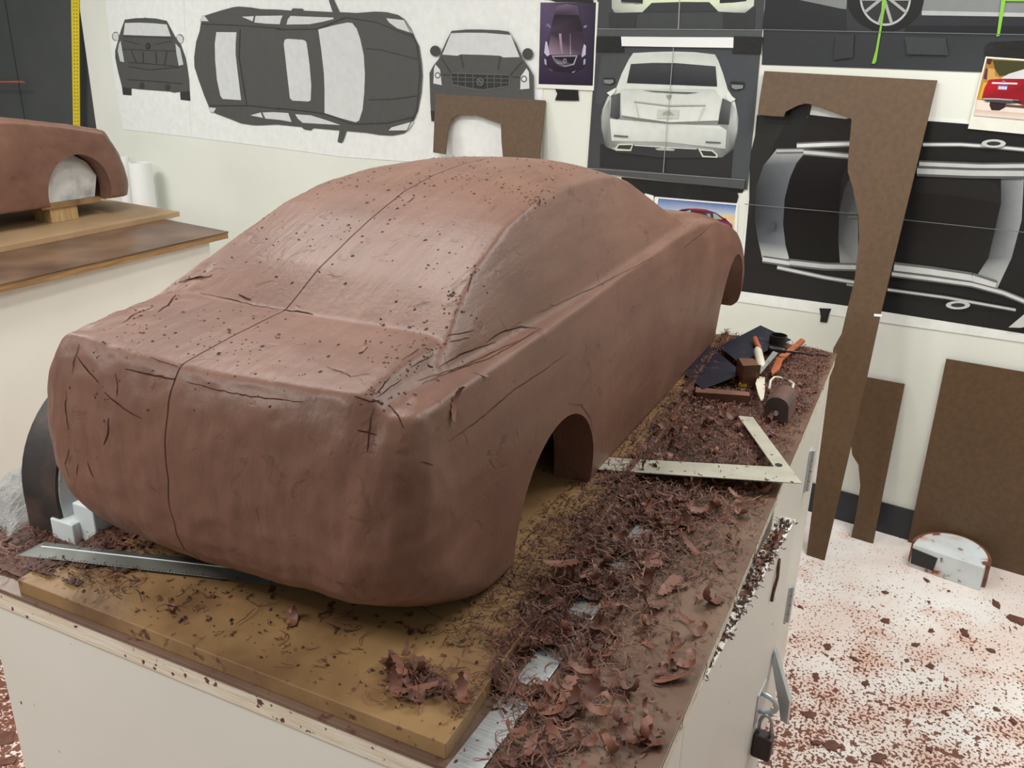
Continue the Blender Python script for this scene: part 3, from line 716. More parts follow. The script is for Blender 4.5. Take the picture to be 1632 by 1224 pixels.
# purple photograph
L = [('S', [(950, 5), (1228, 9), (1206, 433), (934, 420)], (232, 232, 226)),
 ('S', [(952, 12), (1218, 12), (1202, 410), (943, 402)], [(92, 76, 108), (44, 34, 56), (30, 20, 42), (40, 26, 54)]),
 ('S', [(978, 122), (990, 110), (1002, 128), (1000, 134)], (120, 112, 140)), ('S', [(1158, 126), (1172, 120), (1174, 128), (1160, 134)], (150, 140, 160)),
 ('S', [(1030, 30), (1080, 20), (1130, 30), (1150, 110), (1165, 230), (1172, 280), (1160, 325), (1100, 348), (1030, 342), (985, 322), (972, 245), (1000, 150), (1015, 80)], [(110, 92, 112), (120, 102, 122), (90, 76, 96), (48, 36, 54), (54, 40, 60), (40, 28, 46), (36, 24, 42), (30, 20, 36), (30, 20, 36), (38, 26, 44), (52, 40, 60), (60, 46, 64)]),
 ('S', [(1022, 72), (1135, 72), (1152, 152), (1000, 148)], (28, 20, 32)),
 ('S', [(1002, 155), (1148, 158), (1158, 262), (985, 262)], [(70, 54, 70), (54, 42, 58), (48, 34, 50), (74, 58, 76)]),
 ('S', [(1040, 160), (1052, 160), (1058, 262), (1048, 262)], (158, 134, 150)), ('S', [(1092, 160), (1097, 160), (1100, 262), (1094, 262)], (104, 86, 100)),
 ('S', [(976, 198), (984, 200), (996, 262), (984, 270), (970, 252)], (196, 190, 212)), ('S', [(1160, 210), (1170, 220), (1168, 262), (1150, 275), (1148, 262)], (190, 186, 210)),
 ('S', [(970, 280), (980, 285), (982, 312), (972, 306)], (170, 164, 190)), ('S', [(1158, 286), (1168, 280), (1166, 306), (1157, 312)], (170, 164, 190)),
 ('S', [(1006, 266), (1130, 264), (1114, 310), (1070, 320), (1026, 310)], (156, 146, 166)), ('S', [(1014, 272), (1122, 270), (1108, 304), (1070, 313), (1032, 304)], (20, 15, 24)),
 ('S', ell(1069, 290, 9, 11), (146, 138, 156)), ('S', ell(1069, 290, 5, 7), (70, 62, 80)), ('S', [(990, 326), (1012, 334), (1010, 342), (992, 334)], (90, 74, 100)), ('S', [(1104, 342), (1124, 334), (1122, 342), (1106, 348)], (84, 70, 96))]
poster('photo_print', L, M['gloss'], 'portrait print of a dark purple car seen from above its nose', 'photo print', .006)

# grey posters of the white car, front (cut off by the top of the frame) and rear
L = [('D', [(128, -420), (1600, -420), (1545, 320), (112, 318)], (64, 67, 68)), ('D', [(120, 250), (1548, 258), (1545, 320), (112, 318)], (80, 83, 84)),
 ('D', [(240, -400), (1480, -400), (1480, 0), (1475, 50), (1400, 112), (1300, 108), (1170, 100), (1090, 18), (850, 16), (590, 25), (510, 105), (400, 112), (270, 110), (245, 70)], [(200, 205, 196)]*2 + [(206, 212, 200)]*2 + [(150, 152, 148), (176, 180, 172), (196, 202, 190), (220, 234, 196), (222, 236, 198), (220, 234, 196), (196, 202, 190), (180, 184, 176), (150, 152, 148), (170, 174, 166)]),
 ('D', [(300, -60), (520, -60), (512, 34), (460, 38), (330, 20)], (38, 38, 42)), ('D', [(1185, -60), (1440, -60), (1410, 10), (1300, 22), (1180, 28)], (38, 38, 42)), ('D', [(315, 18), (500, 28), (505, 36), (330, 30)], (150, 140, 160)),
 ('D', [(220, 110), (270, 112), (500, 106), (460, 130), (450, 245), (220, 240)], (52, 54, 55)), ('D', [(1210, 108), (1400, 114), (1490, 60), (1480, 250), (1210, 245)], (50, 52, 53)), ('D', [(600, 30), (1085, 24), (1160, 100), (520, 104)], (56, 58, 58))]
L += lines('D', [(850, -400), (822, 250)], 7, (176, 178, 174)) + lines('D', [(120, 250), (1548, 260)], 6, (140, 142, 142))
poster('white_car_poster', L, M['gloss'], 'grey poster with the lower front of a white car, at the top edge', 'poster', .002)
WC = [(430, 460), (600, 451), (780, 447), (960, 452), (1140, 472), (1170, 530), (1210, 640), (1250, 775), (1310, 870), (1330, 960), (1343, 1040), (1335, 1150), (1300, 1290), (1200, 1365), (1150, 1362), (1000, 1290), (900, 1300), (620, 1280), (430, 1265), (270, 1300), (190, 1270), (155, 1120), (152, 1020), (165, 950), (210, 840), (285, 760), (330, 640), (395, 510)]
wcol = [(205, 210, 204), (212, 216, 210), (214, 218, 212), (210, 214, 208), (196, 201, 196), (206, 210, 205), (210, 214, 208), (215, 219, 213), (220, 224, 220), (190, 194, 190), (150, 153, 150), (140, 142, 140), (86, 88, 88), (110, 112, 110), (180, 184, 178), (168, 172, 168), (168, 172, 166), (176, 180, 174), (176, 180, 174), (196, 200, 194), (88, 90, 90), (128, 131, 130), (150, 153, 150), (190, 194, 190), (200, 204, 200), (214, 218, 212), (212, 216, 210), (208, 212, 206)]
L = [('D', [(112, 322), (1545, 322), (1420, 1643), (30, 1490)], [(62, 65, 66), (70, 73, 78), (74, 77, 80), (68, 71, 74)]),
 ('D', [(160, 480), (400, 470), (300, 760), (150, 900), (100, 900)], (74, 77, 78)), ('D', [(145, 1250), (1300, 1290), (1280, 1545), (140, 1450)], (44, 44, 46)),
 ('D', WC, wcol),
 ('D', [(230, 1030), (720, 1075), (1180, 1090), (1240, 1130), (1230, 1290), (720, 1230), (240, 1220), (225, 1130)], [(222, 226, 220), (226, 230, 224), (222, 226, 220), (206, 210, 205), (190, 194, 190), (204, 208, 202), (206, 210, 204), (218, 222, 217)]),
 ('D', [(330, 770), (740, 770), (1140, 775), (1190, 850), (1170, 1045), (740, 1060), (330, 1000), (322, 800)], [(196, 200, 195), (206, 210, 204), (192, 196, 192), (210, 214, 208), (222, 226, 220), (224, 228, 222), (220, 224, 218), (205, 209, 204)]),
 ('D', [(165, 960), (228, 860), (225, 1010), (250, 1290), (190, 1250), (160, 1100)], [(176, 180, 176), (140, 142, 140), (150, 153, 150), (130, 132, 130), (96, 98, 98), (150, 153, 150)]),
 ('D', [(1280, 890), (1325, 960), (1335, 1120), (1290, 1280), (1230, 1320), (1250, 1100)], [(140, 142, 140), (200, 204, 200), (176, 180, 176), (96, 98, 98), (128, 130, 128), (160, 163, 160)]),
 ('D', [(410, 555), (600, 545), (800, 547), (1145, 575), (1158, 750), (770, 735), (375, 720)], [(66, 66, 70), (58, 58, 62), (54, 54, 58), (70, 70, 74), (46, 46, 50), (44, 44, 48), (46, 46, 50)]),
 ('D', [(240, 830), (318, 805), (315, 1020), (290, 1035), (230, 1015)], [(100, 103, 104), (80, 82, 84), (58, 60, 62), (54, 56, 58), (76, 78, 80)]), ('D', [(1205, 850), (1280, 890), (1260, 1080), (1165, 1075), (1185, 960)], [(90, 93, 94), (104, 107, 108), (64, 66, 68), (56, 58, 60), (76, 78, 80)]),
 ('D', [(440, 870), (740, 905), (1055, 905), (1058, 920), (740, 925), (438, 888)], [(210, 214, 208)]*3+[(124, 126, 122)]*3),
 ('D', [(640, 950), (830, 952), (822, 1030), (636, 1028)], (196, 199, 190)), ('D', [(690, 975), (740, 955), (790, 1000), (680, 1000)], (160, 164, 158)),
 ('D', [(715, 825), (765, 825), (748, 862), (732, 862)], (150, 153, 150)), ('D', [(508, 782), (760, 795), (1000, 802), (900, 812), (750, 806), (600, 796)], (84, 86, 84)),
 ('D', [(262, 1168), (385, 1178), (384, 1194), (262, 1184)], (100, 102, 100)), ('D', [(1058, 1224), (1190, 1232), (1188, 1244), (1058, 1238)], (100, 102, 100)),
 ('D', [(440, 1250), (1000, 1292), (1030, 1362), (1150, 1368), (700, 1370), (260, 1320), (285, 1310), (400, 1312)], (54, 54, 56)),
 ('D', [(440, 1252), (980, 1288), (980, 1296), (700, 1282), (440, 1264)], (196, 199, 194)), ('D', [(620, 1288), (700, 1278), (795, 1294), (780, 1308), (640, 1302)], (176, 179, 174)),
 ('D', [(272, 1290), (300, 1246), (432, 1246), (412, 1310), (278, 1306)], (206, 209, 202)), ('D', [(288, 1288), (308, 1258), (420, 1258), (402, 1296)], (58, 60, 52)),
 ('D', [(994, 1290), (1120, 1300), (1165, 1340), (1160, 1368), (1030, 1362)], (206, 209, 202)), ('D', [(1014, 1304), (1112, 1312), (1150, 1344), (1146, 1356), (1040, 1350)], (54, 56, 48)),
 ('D', [(172, 676), (265, 676), (268, 718), (230, 735), (174, 722)], (38, 39, 40)), ('D', [(176, 690), (258, 690), (262, 714), (230, 730), (178, 720)], (124, 126, 126)),
 ('D', [(1275, 705), (1392, 712), (1385, 768), (1320, 782), (1275, 765)], (38, 39, 40)), ('D', [(1282, 732), (1384, 738), (1380, 766), (1322, 776), (1284, 762)], (132, 134, 134)),
 ('D', [(200, 805), (280, 760), (270, 800), (235, 835)], (226, 229, 225)), ('D', [(1245, 800), (1320, 860), (1275, 885), (1240, 850)], (226, 229, 225)),
 ('D', [(30, 1458), (1400, 1560), (1392, 1640), (30, 1488)], (78, 80, 82))]
for pl, w, c in (([(330, 1005), (480, 1032), (740, 1064), (985, 1058), (1160, 1050)], 8, (112, 114, 110)), ([(450, 890), (478, 1028)], 5, (170, 173, 168)), ([(1050, 920), (990, 1055)], 5, (170, 173, 168)), ([(30, 1458), (1400, 1560)], 6, (140, 142, 144)), ([(780, 410), (772, 500), (740, 900), (722, 1090), (690, 1500)], 6, (150, 152, 150))):
    L += lines('D', pl, w, c)
poster('white_car_poster', L, M['gloss'], 'grey poster with the full rear of a white car, above the clay car', 'poster', .0035)
def flat(name, c, pts, off, t, m, label=None, cat=None, group=None, parent=None):
    P = [onw(x, y, off) for x, y in cv(c, pts)]
    o = prism(name, P, Vector(-WN*t), m, parent)
    return tag(o, label, cat, group) if label else o
flat('black_paper_strip', 'E', [(330, 665), (1392, 772), (1378, 800), (1332, 800), (1345, 830), (1328, 890), (620, 838), (330, 815)], .002, .0008, M['blackt'], 'black paper strip between the white car rear poster and the red car photo', 'paper strip')
flat('paper_strip', 'D', [(330, 318), (820, 322), (1303, 324), (1300, 415), (800, 408), (335, 400)], .006, .004, M['paper'], 'white folded paper strip between the two white car posters', 'paper strip')
flat('black_tape_piece', 'D', [(116, 314), (330, 316), (352, 450), (110, 450)], .0062, .0012, M['blackt'], 'black tape at the left end of the white paper strip', 'tape')
flat('black_tape_piece', 'D', [(1302, 314), (1556, 320), (1538, 470), (1290, 460)], .0062, .0012, M['blackt'], 'black tape at the right end of the white paper strip', 'tape')
flat('black_tape_piece', 'C', [(1152, 570), (1362, 582), (1375, 710), (1168, 706), (1188, 650), (1165, 600)], .004, .0012, M['blackt'], 'black tape holding the bottom of the purple car print', 'tape')
flat('black_tape_piece', 'P', [(862, -6), (944, -4), (946, 4), (885, 3)], .008, .0012, M['blackt'], 'black tape on the top edge of the purple car print', 'tape')
flat('black_tape_piece', 'P', [(1306, 491), (1325, 492), (1321, 502), (1318, 514), (1307, 513), (1308, 504)], .003, .001, M['blackt'], 'small notched black tape on the white wall beside the tall template', 'tape')

# top right side-view poster
wc = (430, -20)
L = [('P', [(1224, -90), (1760, -70), (1760, 124), (1568, 115), (1400, 109), (1214, 103)], [(44, 46, 48), (40, 42, 44), (52, 55, 58), (56, 60, 63), (48, 50, 53), (50, 52, 54)]),
 ('F', [(-610, -420), (2000, -420), (2000, 130), (750, 100), (745, 0), (100, 0), (90, 80), (-80, 60), (-600, -60)], (122, 126, 126)), ('F', [(-600, -60), (90, 84), (95, 270), (-640, 250)], (34, 35, 38)),
 ('F', [(745, 92), (1632, 112), (2000, 122), (2000, 158), (1632, 146), (745, 132)], (170, 173, 172)), ('F', [(745, 134), (2000, 160), (2000, 232), (600, 220)], (40, 41, 46)), ('F', [(600, 220), (2000, 234), (2000, 308), (600, 284)], (26, 27, 30)),
 ('F', ell(wc[0], wc[1], 335, 295, 40), (20, 20, 21)), ('F', ell(wc[0], wc[1], 222, 244, 40), (176, 178, 178)), ('F', ell(wc[0], wc[1], 204, 224, 40), (42, 42, 44))]
for k in range(5):
    for d in (-.13, .13):
        a_ = math.radians(90+72*k)+d
        L += lines('F', [(wc[0]+30*math.cos(a_-d*2), wc[1]+30*math.sin(a_-d*2)), (wc[0]+210*math.cos(a_+d), wc[1]+228*math.sin(a_+d))], 26, (158, 160, 160))
L += lines('F', [(-640, 256), (0, 270), (1632, 300), (2000, 308)], 6, (112, 116, 120))
L += [('F', [(0, 300), (160, 300), (150, 500), (-20, 520)], (49, 51, 53)), ('F', [(600, 320), (950, 330), (980, 480), (620, 470)], (56, 59, 62))]
poster('wheel_poster', L, M['gloss'], 'dark poster with the side and wheel of a car, top right', 'poster', .002)
flat('green_tape_strip', 'F', [(425, -300), (450, -300), (438, 0), (405, 200), (352, 530), (338, 552), (312, 552), (345, 440), (385, 220)], .005, .0006, M['green'], 'green line tape hanging over the printed wheel', 'tape')
flat('green_tape_strip', 'F', [(1462, -200), (1486, -200), (1474, 0), (1420, 310), (1392, 318), (1400, 280)], .005, .0006, M['green'], 'short green line tape above the red car rear photo', 'tape')
flat('green_tape_strip', 'F', [(1476, -6), (2000, 0), (2000, 12), (1474, 8)], .0058, .0005, M['green'], 'horizontal green line tape running off at the top right corner', 'tape')
flat('black_tape_piece', 'F', [(1292, 440), (1305, 385), (1345, 365), (1632, 352), (1800, 350), (1800, 520), (1290, 495)], .0042, .001, M['blackt'], 'wide black tape above the red car rear photo', 'tape')
# red car, rear
L = [('F', [(1300, 490), (1900, 532), (1900, 1190), (1145, 1115)], (228, 228, 216)),
 ('F', [(1310, 505), (1890, 545), (1870, 905), (1218, 872)], [(150, 110, 52), (72, 74, 42), (214, 206, 190), (206, 150, 60)]),
 ('F', [(1360, 520), (1890, 548), (1890, 700), (1560, 640), (1420, 660), (1380, 600)], (62, 62, 32)), ('F', [(1310, 508), (1360, 512), (1340, 560), (1308, 550)], (74, 40, 34)), ('F', [(1300, 590), (1330, 600), (1310, 690), (1280, 680)], (80, 50, 70)),
 ('F', [(1320, 590), (1380, 600), (1380, 660), (1440, 680), (1310, 700)], (204, 156, 84)), ('F', [(1280, 715), (1320, 715), (1280, 860), (1238, 865)], (216, 168, 60)),
 ('F', [(1222, 865), (1890, 900), (1890, 1010), (1212, 950)], (232, 214, 202)), ('F', [(1210, 950), (1890, 1000), (1890, 1060), (1200, 1000)], [(206, 184, 164), (206, 184, 164), (228, 214, 204), (228, 214, 204)]),
 ('F', [(1340, 880), (1480, 890), (1470, 930), (1420, 958), (1350, 955), (1332, 910)], (46, 34, 34)), ('F', [(1470, 905), (1890, 930), (1890, 960), (1470, 925)], (90, 70, 64)),
 ('F', [(1430, 680), (1500, 640), (1632, 600), (1890, 590), (1890, 690), (1440, 686)], (206, 206, 208)),
 ('F', [(1330, 690), (1440, 682), (1640, 684), (1890, 690), (1890, 930), (1640, 915), (1560, 890), (1300, 870), (1268, 850), (1290, 760)], [(170, 20, 34), (176, 26, 40), (168, 18, 34), (120, 10, 26), (110, 10, 22), (130, 12, 26), (150, 16, 30), (146, 14, 28), (150, 16, 30), (180, 24, 38)]),
 ('F', [(1355, 712), (1575, 718), (1572, 732), (1352, 726)], (224, 218, 216)), ('F', [(1412, 735), (1490, 738), (1482, 778), (1406, 774)], (196, 198, 218)), ('F', [(1412, 735), (1490, 738), (1488, 750), (1411, 746)], (70, 92, 190)),
 ('F', ell(1455, 706, 14, 9), (150, 110, 130)),
 ('F', [(1275, 852), (1600, 868), (1598, 890), (1470, 898), (1300, 878)], (74, 64, 68)), ('F', [(1275, 850), (1400, 852), (1590, 868), (1590, 876), (1400, 864), (1280, 862)], (176, 172, 176)), ('F', [(1530, 868), (1600, 872), (1604, 888), (1548, 886)], (40, 34, 36))]
poster('photo_print', L, M['gloss'], 'photo print of the rear of a red car, at the right edge', 'photo print', .0075)
# red car, side, low behind the clay bonnet
L = [('E', [(620, 835), (1338, 897), (1318, 1420), (560, 1360)], (232, 233, 228)),
 ('E', [(650, 850), (1325, 908), (1310, 1010), (630, 960)], [(84, 108, 166), (74, 100, 160), (196, 208, 222), (172, 192, 216)]), ('E', [(630, 958), (1310, 1008), (1300, 1400), (600, 1340)], [(196, 208, 222), (222, 196, 150), (236, 224, 206), (222, 206, 186)]),
 ('E', [(1190, 985), (1312, 1000), (1310, 1030), (1180, 1020)], (226, 196, 140)),
 ('E', [(800, 965), (850, 945), (905, 937), (980, 937), (1060, 945), (1150, 975), (1200, 1010), (1235, 1030), (1290, 1080), (1292, 1170), (1250, 1175), (1245, 1224), (800, 1224)], [(60, 20, 24), (60, 20, 24), (176, 44, 40), (182, 46, 40), (176, 40, 40), (90, 30, 44), (110, 26, 46), (120, 26, 50), (110, 24, 50), (140, 30, 34), (140, 28, 30), (120, 26, 28), (120, 26, 28)]),
 ('E', [(858, 968), (930, 950), (925, 980), (862, 985)], (146, 170, 180)), ('E', [(930, 950), (985, 962), (985, 992), (935, 988)], (78, 40, 36)), ('E', [(1030, 1020), (1060, 970), (1110, 972), (1112, 1030)], (52, 62, 84)), ('E', [(1066, 985), (1096, 980), (1104, 1015), (1088, 1020)], (140, 150, 166)), ('E', [(1122, 978), (1150, 985), (1205, 1032), (1130, 1030)], (150, 168, 160)),
 ('E', [(1030, 1030), (1180, 1042), (1282, 1068), (1290, 1090), (1040, 1060)], (126, 44, 96)), ('E', [(1206, 1022), (1236, 1024), (1238, 1038), (1212, 1036)], (60, 30, 40)),
 ('E', ell(1276, 1140, 22, 48), (40, 30, 32)), ('E', ell(1274, 1140, 15, 36), (176, 172, 174)), ('E', ell(1274, 1140, 5, 12), (70, 60, 64))]
poster('photo_print', L, M['gloss'], 'photo print of a red car from the side, behind the clay bonnet', 'photo print', .0055)
flat('curled_tape', 'P', [(1028, 308), (1042, 312), (1040, 345), (1026, 335)], .003, .001, M['paper'], 'scrap of white paper left of the red car side photo', 'paper scrap')

# large black plan poster
L = [('G', [(100, 60), (1700, 170), (1700, 1232), (-30, 985), (-15, 900)], (230, 232, 228)),
 ('G', [(78, 100), (520, 118), (900, 128), (1700, 190), (1700, 1195), (1349, 1140), (510, 1008), (2, 938)], (30, 30, 30)),
 ('G', [(90, 110), (230, 110), (150, 260), (100, 420), (40, 600), (45, 300)], (40, 40, 38)), ('G', [(340, 60), (520, 105), (520, 220), (280, 215)], (26, 24, 23)), ('G', [(195, 60), (330, 30), (345, 105), (200, 125)], (26, 26, 26)), ('G', [(345, 30), (535, 110), (500, 118), (330, 98)], (226, 227, 222)),
 ('G', [(170, 265), (310, 275), (265, 330), (235, 400), (210, 500), (203, 620), (215, 720), (235, 795), (105, 785), (85, 700), (68, 600), (72, 450), (110, 340)], [(170, 172, 172), (160, 163, 164), (112, 117, 122), (96, 101, 106), (88, 93, 98), (86, 91, 97), (120, 126, 132), (206, 209, 208), (196, 199, 198), (80, 86, 92), (44, 47, 50), (48, 50, 53), (80, 84, 88)]),
 ('G', [(310, 290), (520, 305), (500, 350), (480, 400), (467, 560), (465, 700), (470, 810), (235, 795), (215, 720), (203, 620), (215, 480), (250, 370)], (14, 14, 17)),
 ('G', [(520, 400), (560, 400), (560, 815), (475, 812), (466, 700), (470, 560), (495, 450)], [(58, 60, 64), (70, 73, 76), (150, 153, 153), (160, 163, 163), (70, 73, 76), (60, 63, 66), (54, 56, 60)]),
 ('G', [(720, 380), (1240, 400), (1240, 600), (1200, 760), (1120, 850), (720, 800)], (30, 29, 29)), ('G', [(840, 385), (1180, 405), (1230, 440), (1245, 520), (1000, 480), (830, 470)], (36, 35, 35)),
 ('G', [(1240, 395), (1349, 392), (1338, 600), (1290, 780), (1220, 928), (1130, 856), (1180, 780), (1210, 650), (1240, 520)], [(92, 95, 98), (150, 153, 155), (150, 153, 155), (140, 143, 145), (190, 193, 192), (150, 153, 153), (80, 83, 86), (70, 73, 76), (76, 79, 82)])]
def band(pts, w, c, c2):
    o = lines('G', pts, w*1.9, c2); return o + lines('G', pts, w, c)
for pts, w, c, c2 in (([(268, 246), (400, 240), (530, 236)], 16, (220, 222, 220), (110, 112, 112)), ([(300, 276), (400, 284), (530, 296)], 16, (196, 198, 197), (96, 98, 98)), ([(170, 270), (300, 268)], 12, (180, 182, 181), (96, 98, 98)),
   ([(868, 240), (1050, 240), (1200, 250), (1349, 264), (1700, 290)], 12, (214, 216, 214), (100, 102, 102)), ([(850, 332), (1150, 344), (1349, 342), (1700, 330)], 18, (196, 198, 196), (90, 92, 92)), ([(840, 366), (1100, 376), (1349, 378)], 26, (188, 190, 189), (88, 90, 90)),
   ([(225, 800), (400, 820), (560, 824)], 20, (190, 193, 192), (96, 98, 98)), ([(175, 824), (400, 872), (545, 896)], 12, (204, 206, 204), (100, 102, 102)), ([(105, 785), (235, 805)], 18, (206, 208, 206), (100, 102, 102)), ([(505, 905), (545, 912)], 8, (150, 152, 150), (90, 92, 92)),
   ([(730, 825), (900, 845), (1100, 875), (1215, 912)], 28, (206, 208, 206), (104, 106, 106)), ([(720, 855), (900, 878), (1100, 905), (1250, 945), (1349, 985), (1700, 1120)], 15, (206, 208, 206), (104, 106, 106)), ([(700, 930), (980, 968), (1310, 1027)], 10, (196, 198, 196), (84, 86, 86))):
    L += band(pts, w, c, c2)
for cx, cy in ((1205, 235), (1035, 1004)):
    L += [('G', ell(cx, cy, 58, 20), (196, 198, 196)), ('G', ell(cx, cy, 34, 10), (52, 52, 52))]
L += [('G', [(1275, 1110), (1349, 1048), (1400, 1030), (1400, 1100), (1330, 1112)], (196, 198, 196))] + lines('G', [(20, 523), (560, 570), (800, 600), (1349, 657), (1700, 700)], 3.5, (112, 114, 116))
L += [('G', [(515, 560), (556, 560), (556, 566), (515, 566)], (110, 112, 112)), ('G', [(515, 580), (556, 580), (556, 586), (515, 586)], (110, 112, 112)), ('G', [(140, 612), (165, 612), (165, 645), (140, 645)], (70, 75, 80))]
poster('plan_view_poster', L, M['gloss'], 'large black poster with a glowing white car seen from above, behind the tall template', 'poster', .0025, .00012)

# yellow tape measure, stick
p = [onw(*q, .004) for q in ((113, -40), (126, -40), (128, 240), (117.5, 240))]
zb_ = .0
tm = prism('measuring_tape', p, Vector(-WN*.002), M['yellow']); tag(tm, 'yellow measuring tape hanging down the dark board at the left', 'measuring tape')
Vt, Ft = [], []
for i in range(46):
    y = -30 + i*5.7
    for xx in ((.28, .40), (.66, .78)):
        x0 = 113 + (117.5-113)*(y+40)/280; w = 13 - 2.5*(y+40)/280
        q = [onw(x0+w*xx[0], y, .0046), onw(x0+w*xx[1], y, .0046), onw(x0+w*xx[1], y+1.8, .0046), onw(x0+w*xx[0], y+1.8, .0046)]
        q = [a_ - Vector(WN*.0022) for a_ in q]
        k = len(Vt); Vt += q; Ft.append((k, k+1, k+2, k+3))
o = mesh_obj('tick_marks', Vt, Ft, M['inkgold'], tm)
o = tube('wooden_stick', [onw(-60, 131, .03), onw(36, 130.5, .03), onw(40, 132, .03)], [.007, .007, .003], M['orange'], None, 8)
tag(o, 'thin brown wooden stick against the dark board at the left edge', 'stick')

# paper rolls behind the left table
def roll(px, top, r, dist, label, bot_d=0.0):
    p = onpl(px, top, WN*dist, WN); base = Vector((p.x-.01, p.y, 0)); 
    V, Fc = tube_vf([base, p], r, 28, cap=False)
    V2, F2 = tube_vf([base, p-Vector((0, 0, .0))], r*.86, 28, cap=False); k = len(V)
    Fc += [tuple(i+k for i in q[::-1]) for q in F2]; n = 28
    for b in (0, n): Fc += [(b+i, b+(i+1) % n, k+b+(i+1) % n, k+b+i) for i in range(n)]
    o = mesh_obj('paper_roll', V+V2, Fc, M['paper'], None, True); md = o.modifiers.new('e', 'EDGE_SPLIT')
    return tag(o, label, 'paper roll')
roll(223, 259, .062, 2.92, 'front white paper roll standing behind the second clay car')
roll(196, 250, .035, 2.97, 'thinner white paper roll behind the front roll at the back left')

# ------------------------------------------------------------------ half round wheel blocks
def half_round(name, c, ax_u, up, axis, r, depth, m_face, label, skin=None, sq=.02):
    """D-shaped block: c = centre of the flat base on the first face"""
    c, ax_u, up, axis = Vector(c), Vector(ax_u), Vector(up), Vector(axis)
    pts = [c - ax_u*r] + [c + ax_u*r*math.cos(t) + up*(sq + (r-sq)*math.sin(t)) for t in np.linspace(math.pi, 0, 30)] + [c + ax_u*r]
    root = empty(name, c + axis*depth/2, label, 'block')
    o = prism('core', pts, axis*depth, m_face, root, .002)
    return root
# on the floor: lies on its round face side up, flat side to the room
c0, c1, c2 = onz(1448, 903, 0.0), onz(1560, 942, 0.0), onz(1582, 898, 0)
u = (c1-c0); r_ = u.length/2; u.normalize(); w_ = Vector((0, 0, 1)).cross(u); 
if w_.x < 0: w_ = -w_
ctr = (c0+c1)/2
root = empty('wheel_block', ctr + w_*.08, 'half round white block with clay smears on the floor, at the right', 'block')
hgt = .085
pts = [c0] + [ctr - u*r_*math.cos(t)*1.0 + w_*(.03 + .135*math.sin(t)) for t in np.linspace(0, math.pi, 28)] + [c1]
pts = [Vector((p.x, p.y, 0)) for p in pts]
core = prism('core', pts, (0, 0, hgt), M['plaster'], root, .002)
pts2 = pts[1:-1]
rim = [p + (p-ctr-w_*.03).normalized()*.011 for p in pts2] + [p for p in pts2[::-1]]
prism('clay_rim', [p + Vector((0, 0, .004)) for p in rim], (0, 0, hgt-.006), M['shav'], root)['label'] = 'brown clay skin round the curve'
tp = [c0 - w_*.001 + u*.004 + Vector((0, 0, .016)), c0 - w_*.001 + u*.075 + Vector((0, 0, .016)), c0 - w_*.001 + u*.08 + Vector((0, 0, .066)), c0 - w_*.001 + u*.0 + Vector((0, 0, .072))]
prism('black_tape', tp, -w_*.0012, M['blackt'], root)['label'] = 'black tape patch'
# left of the clay car: black skinned half round block
root = empty('wheel_block', (.84, 1.06, TZ), 'half round block with black curved face, left of the clay car on the worktop', 'block')
xc, r_ = .845, .150
pr = [(xc+r_*math.cos(t), 1.012, TZ+.06+r_*math.sin(t)*1.0) for t in np.linspace(math.pi, 0, 30)]
pr = [(xc-r_+.004, 1.012, TZ+.0005)] + pr + [(xc+r_-.004, 1.012, TZ+.0005)]
prism('core', pr, (0, .062, 0), M['plaster'], root, .002)
po = [(p[0], 1.014, p[2]) for p in pr[1:-1]]
outer = [(xc+(p[0]-xc)*1.03, p[1], TZ+.06+(p[2]-TZ-.06)*1.03) for p in po]
outer = [(xc-r_*1.03, 1.014, TZ+.001)] + outer + [(xc+r_*1.03, 1.014, TZ+.001)]
inner = [(xc-r_+.002, 1.014, TZ+.001)] + po + [(xc+r_-.002, 1.014, TZ+.001)]
o = prism('black_skin', outer + inner[::-1], (0, .068, 0), M['blackarch'], root); o['label'] = 'black curved skin'
for p in o.data.polygons: p.use_smooth = True
o.modifiers.new('e', 'EDGE_SPLIT').split_angle = math.radians(35)
box('foot', xc-r_-.008, xc-r_+.045, .985, 1.030, TZ+.001, TZ+.035, M['plaster'], root, .002)
box('foot', xc-r_+.004, xc-r_+.055, .955, .995, TZ+.001, TZ+.062, M['plaster'], root, .002)

# crumpled plastic film at the far left of the worktop
n = 34; Vp, Fp = [], []
for i in range(n):
    for j in range(n):
        a_, b_ = i/(n-1), j/(n-1); x = .66 + .30*a_; y = 1.085 + .15*b_
        env = math.sin(math.pi*a_)**.6*math.sin(math.pi*b_)**.6
        z = TZ + .003 + env*(.045 + .03*noise.noise((x*28, y*28, 1)) + .016*abs(noise.noise((x*70, y*70, 5))))
        Vp.append((x + .015*noise.noise((x*20, y*20, 8)), y + .012*noise.noise((x*22, y*22, 4)), max(z, TZ+.001)))
for i in range(n-1):
    for j in range(n-1): Fp.append((i*n+j, (i+1)*n+j, (i+1)*n+j+1, i*n+j+1))
mp_, nt, b = new_mat('clear_plastic_film'); b.inputs['Base Color'].default_value = rgb(214, 216, 214); b.inputs['Roughness'].default_value = .12; b.inputs['Alpha'].default_value = .55
nz = N(nt, 'ShaderNodeTexNoise', Scale=60.0, Detail=4.0); bp = N(nt, 'ShaderNodeBump', Strength=.9, Distance=.01); nt.links.new(nz.outputs['Fac'], bp.inputs['Height']); nt.links.new(bp.outputs[0], b.inputs['Normal'])
o = mesh_obj('plastic_film', Vp, Fp, mp_, None, False); tag(o, 'crumpled clear plastic film at the left edge of the worktop', 'plastic film')

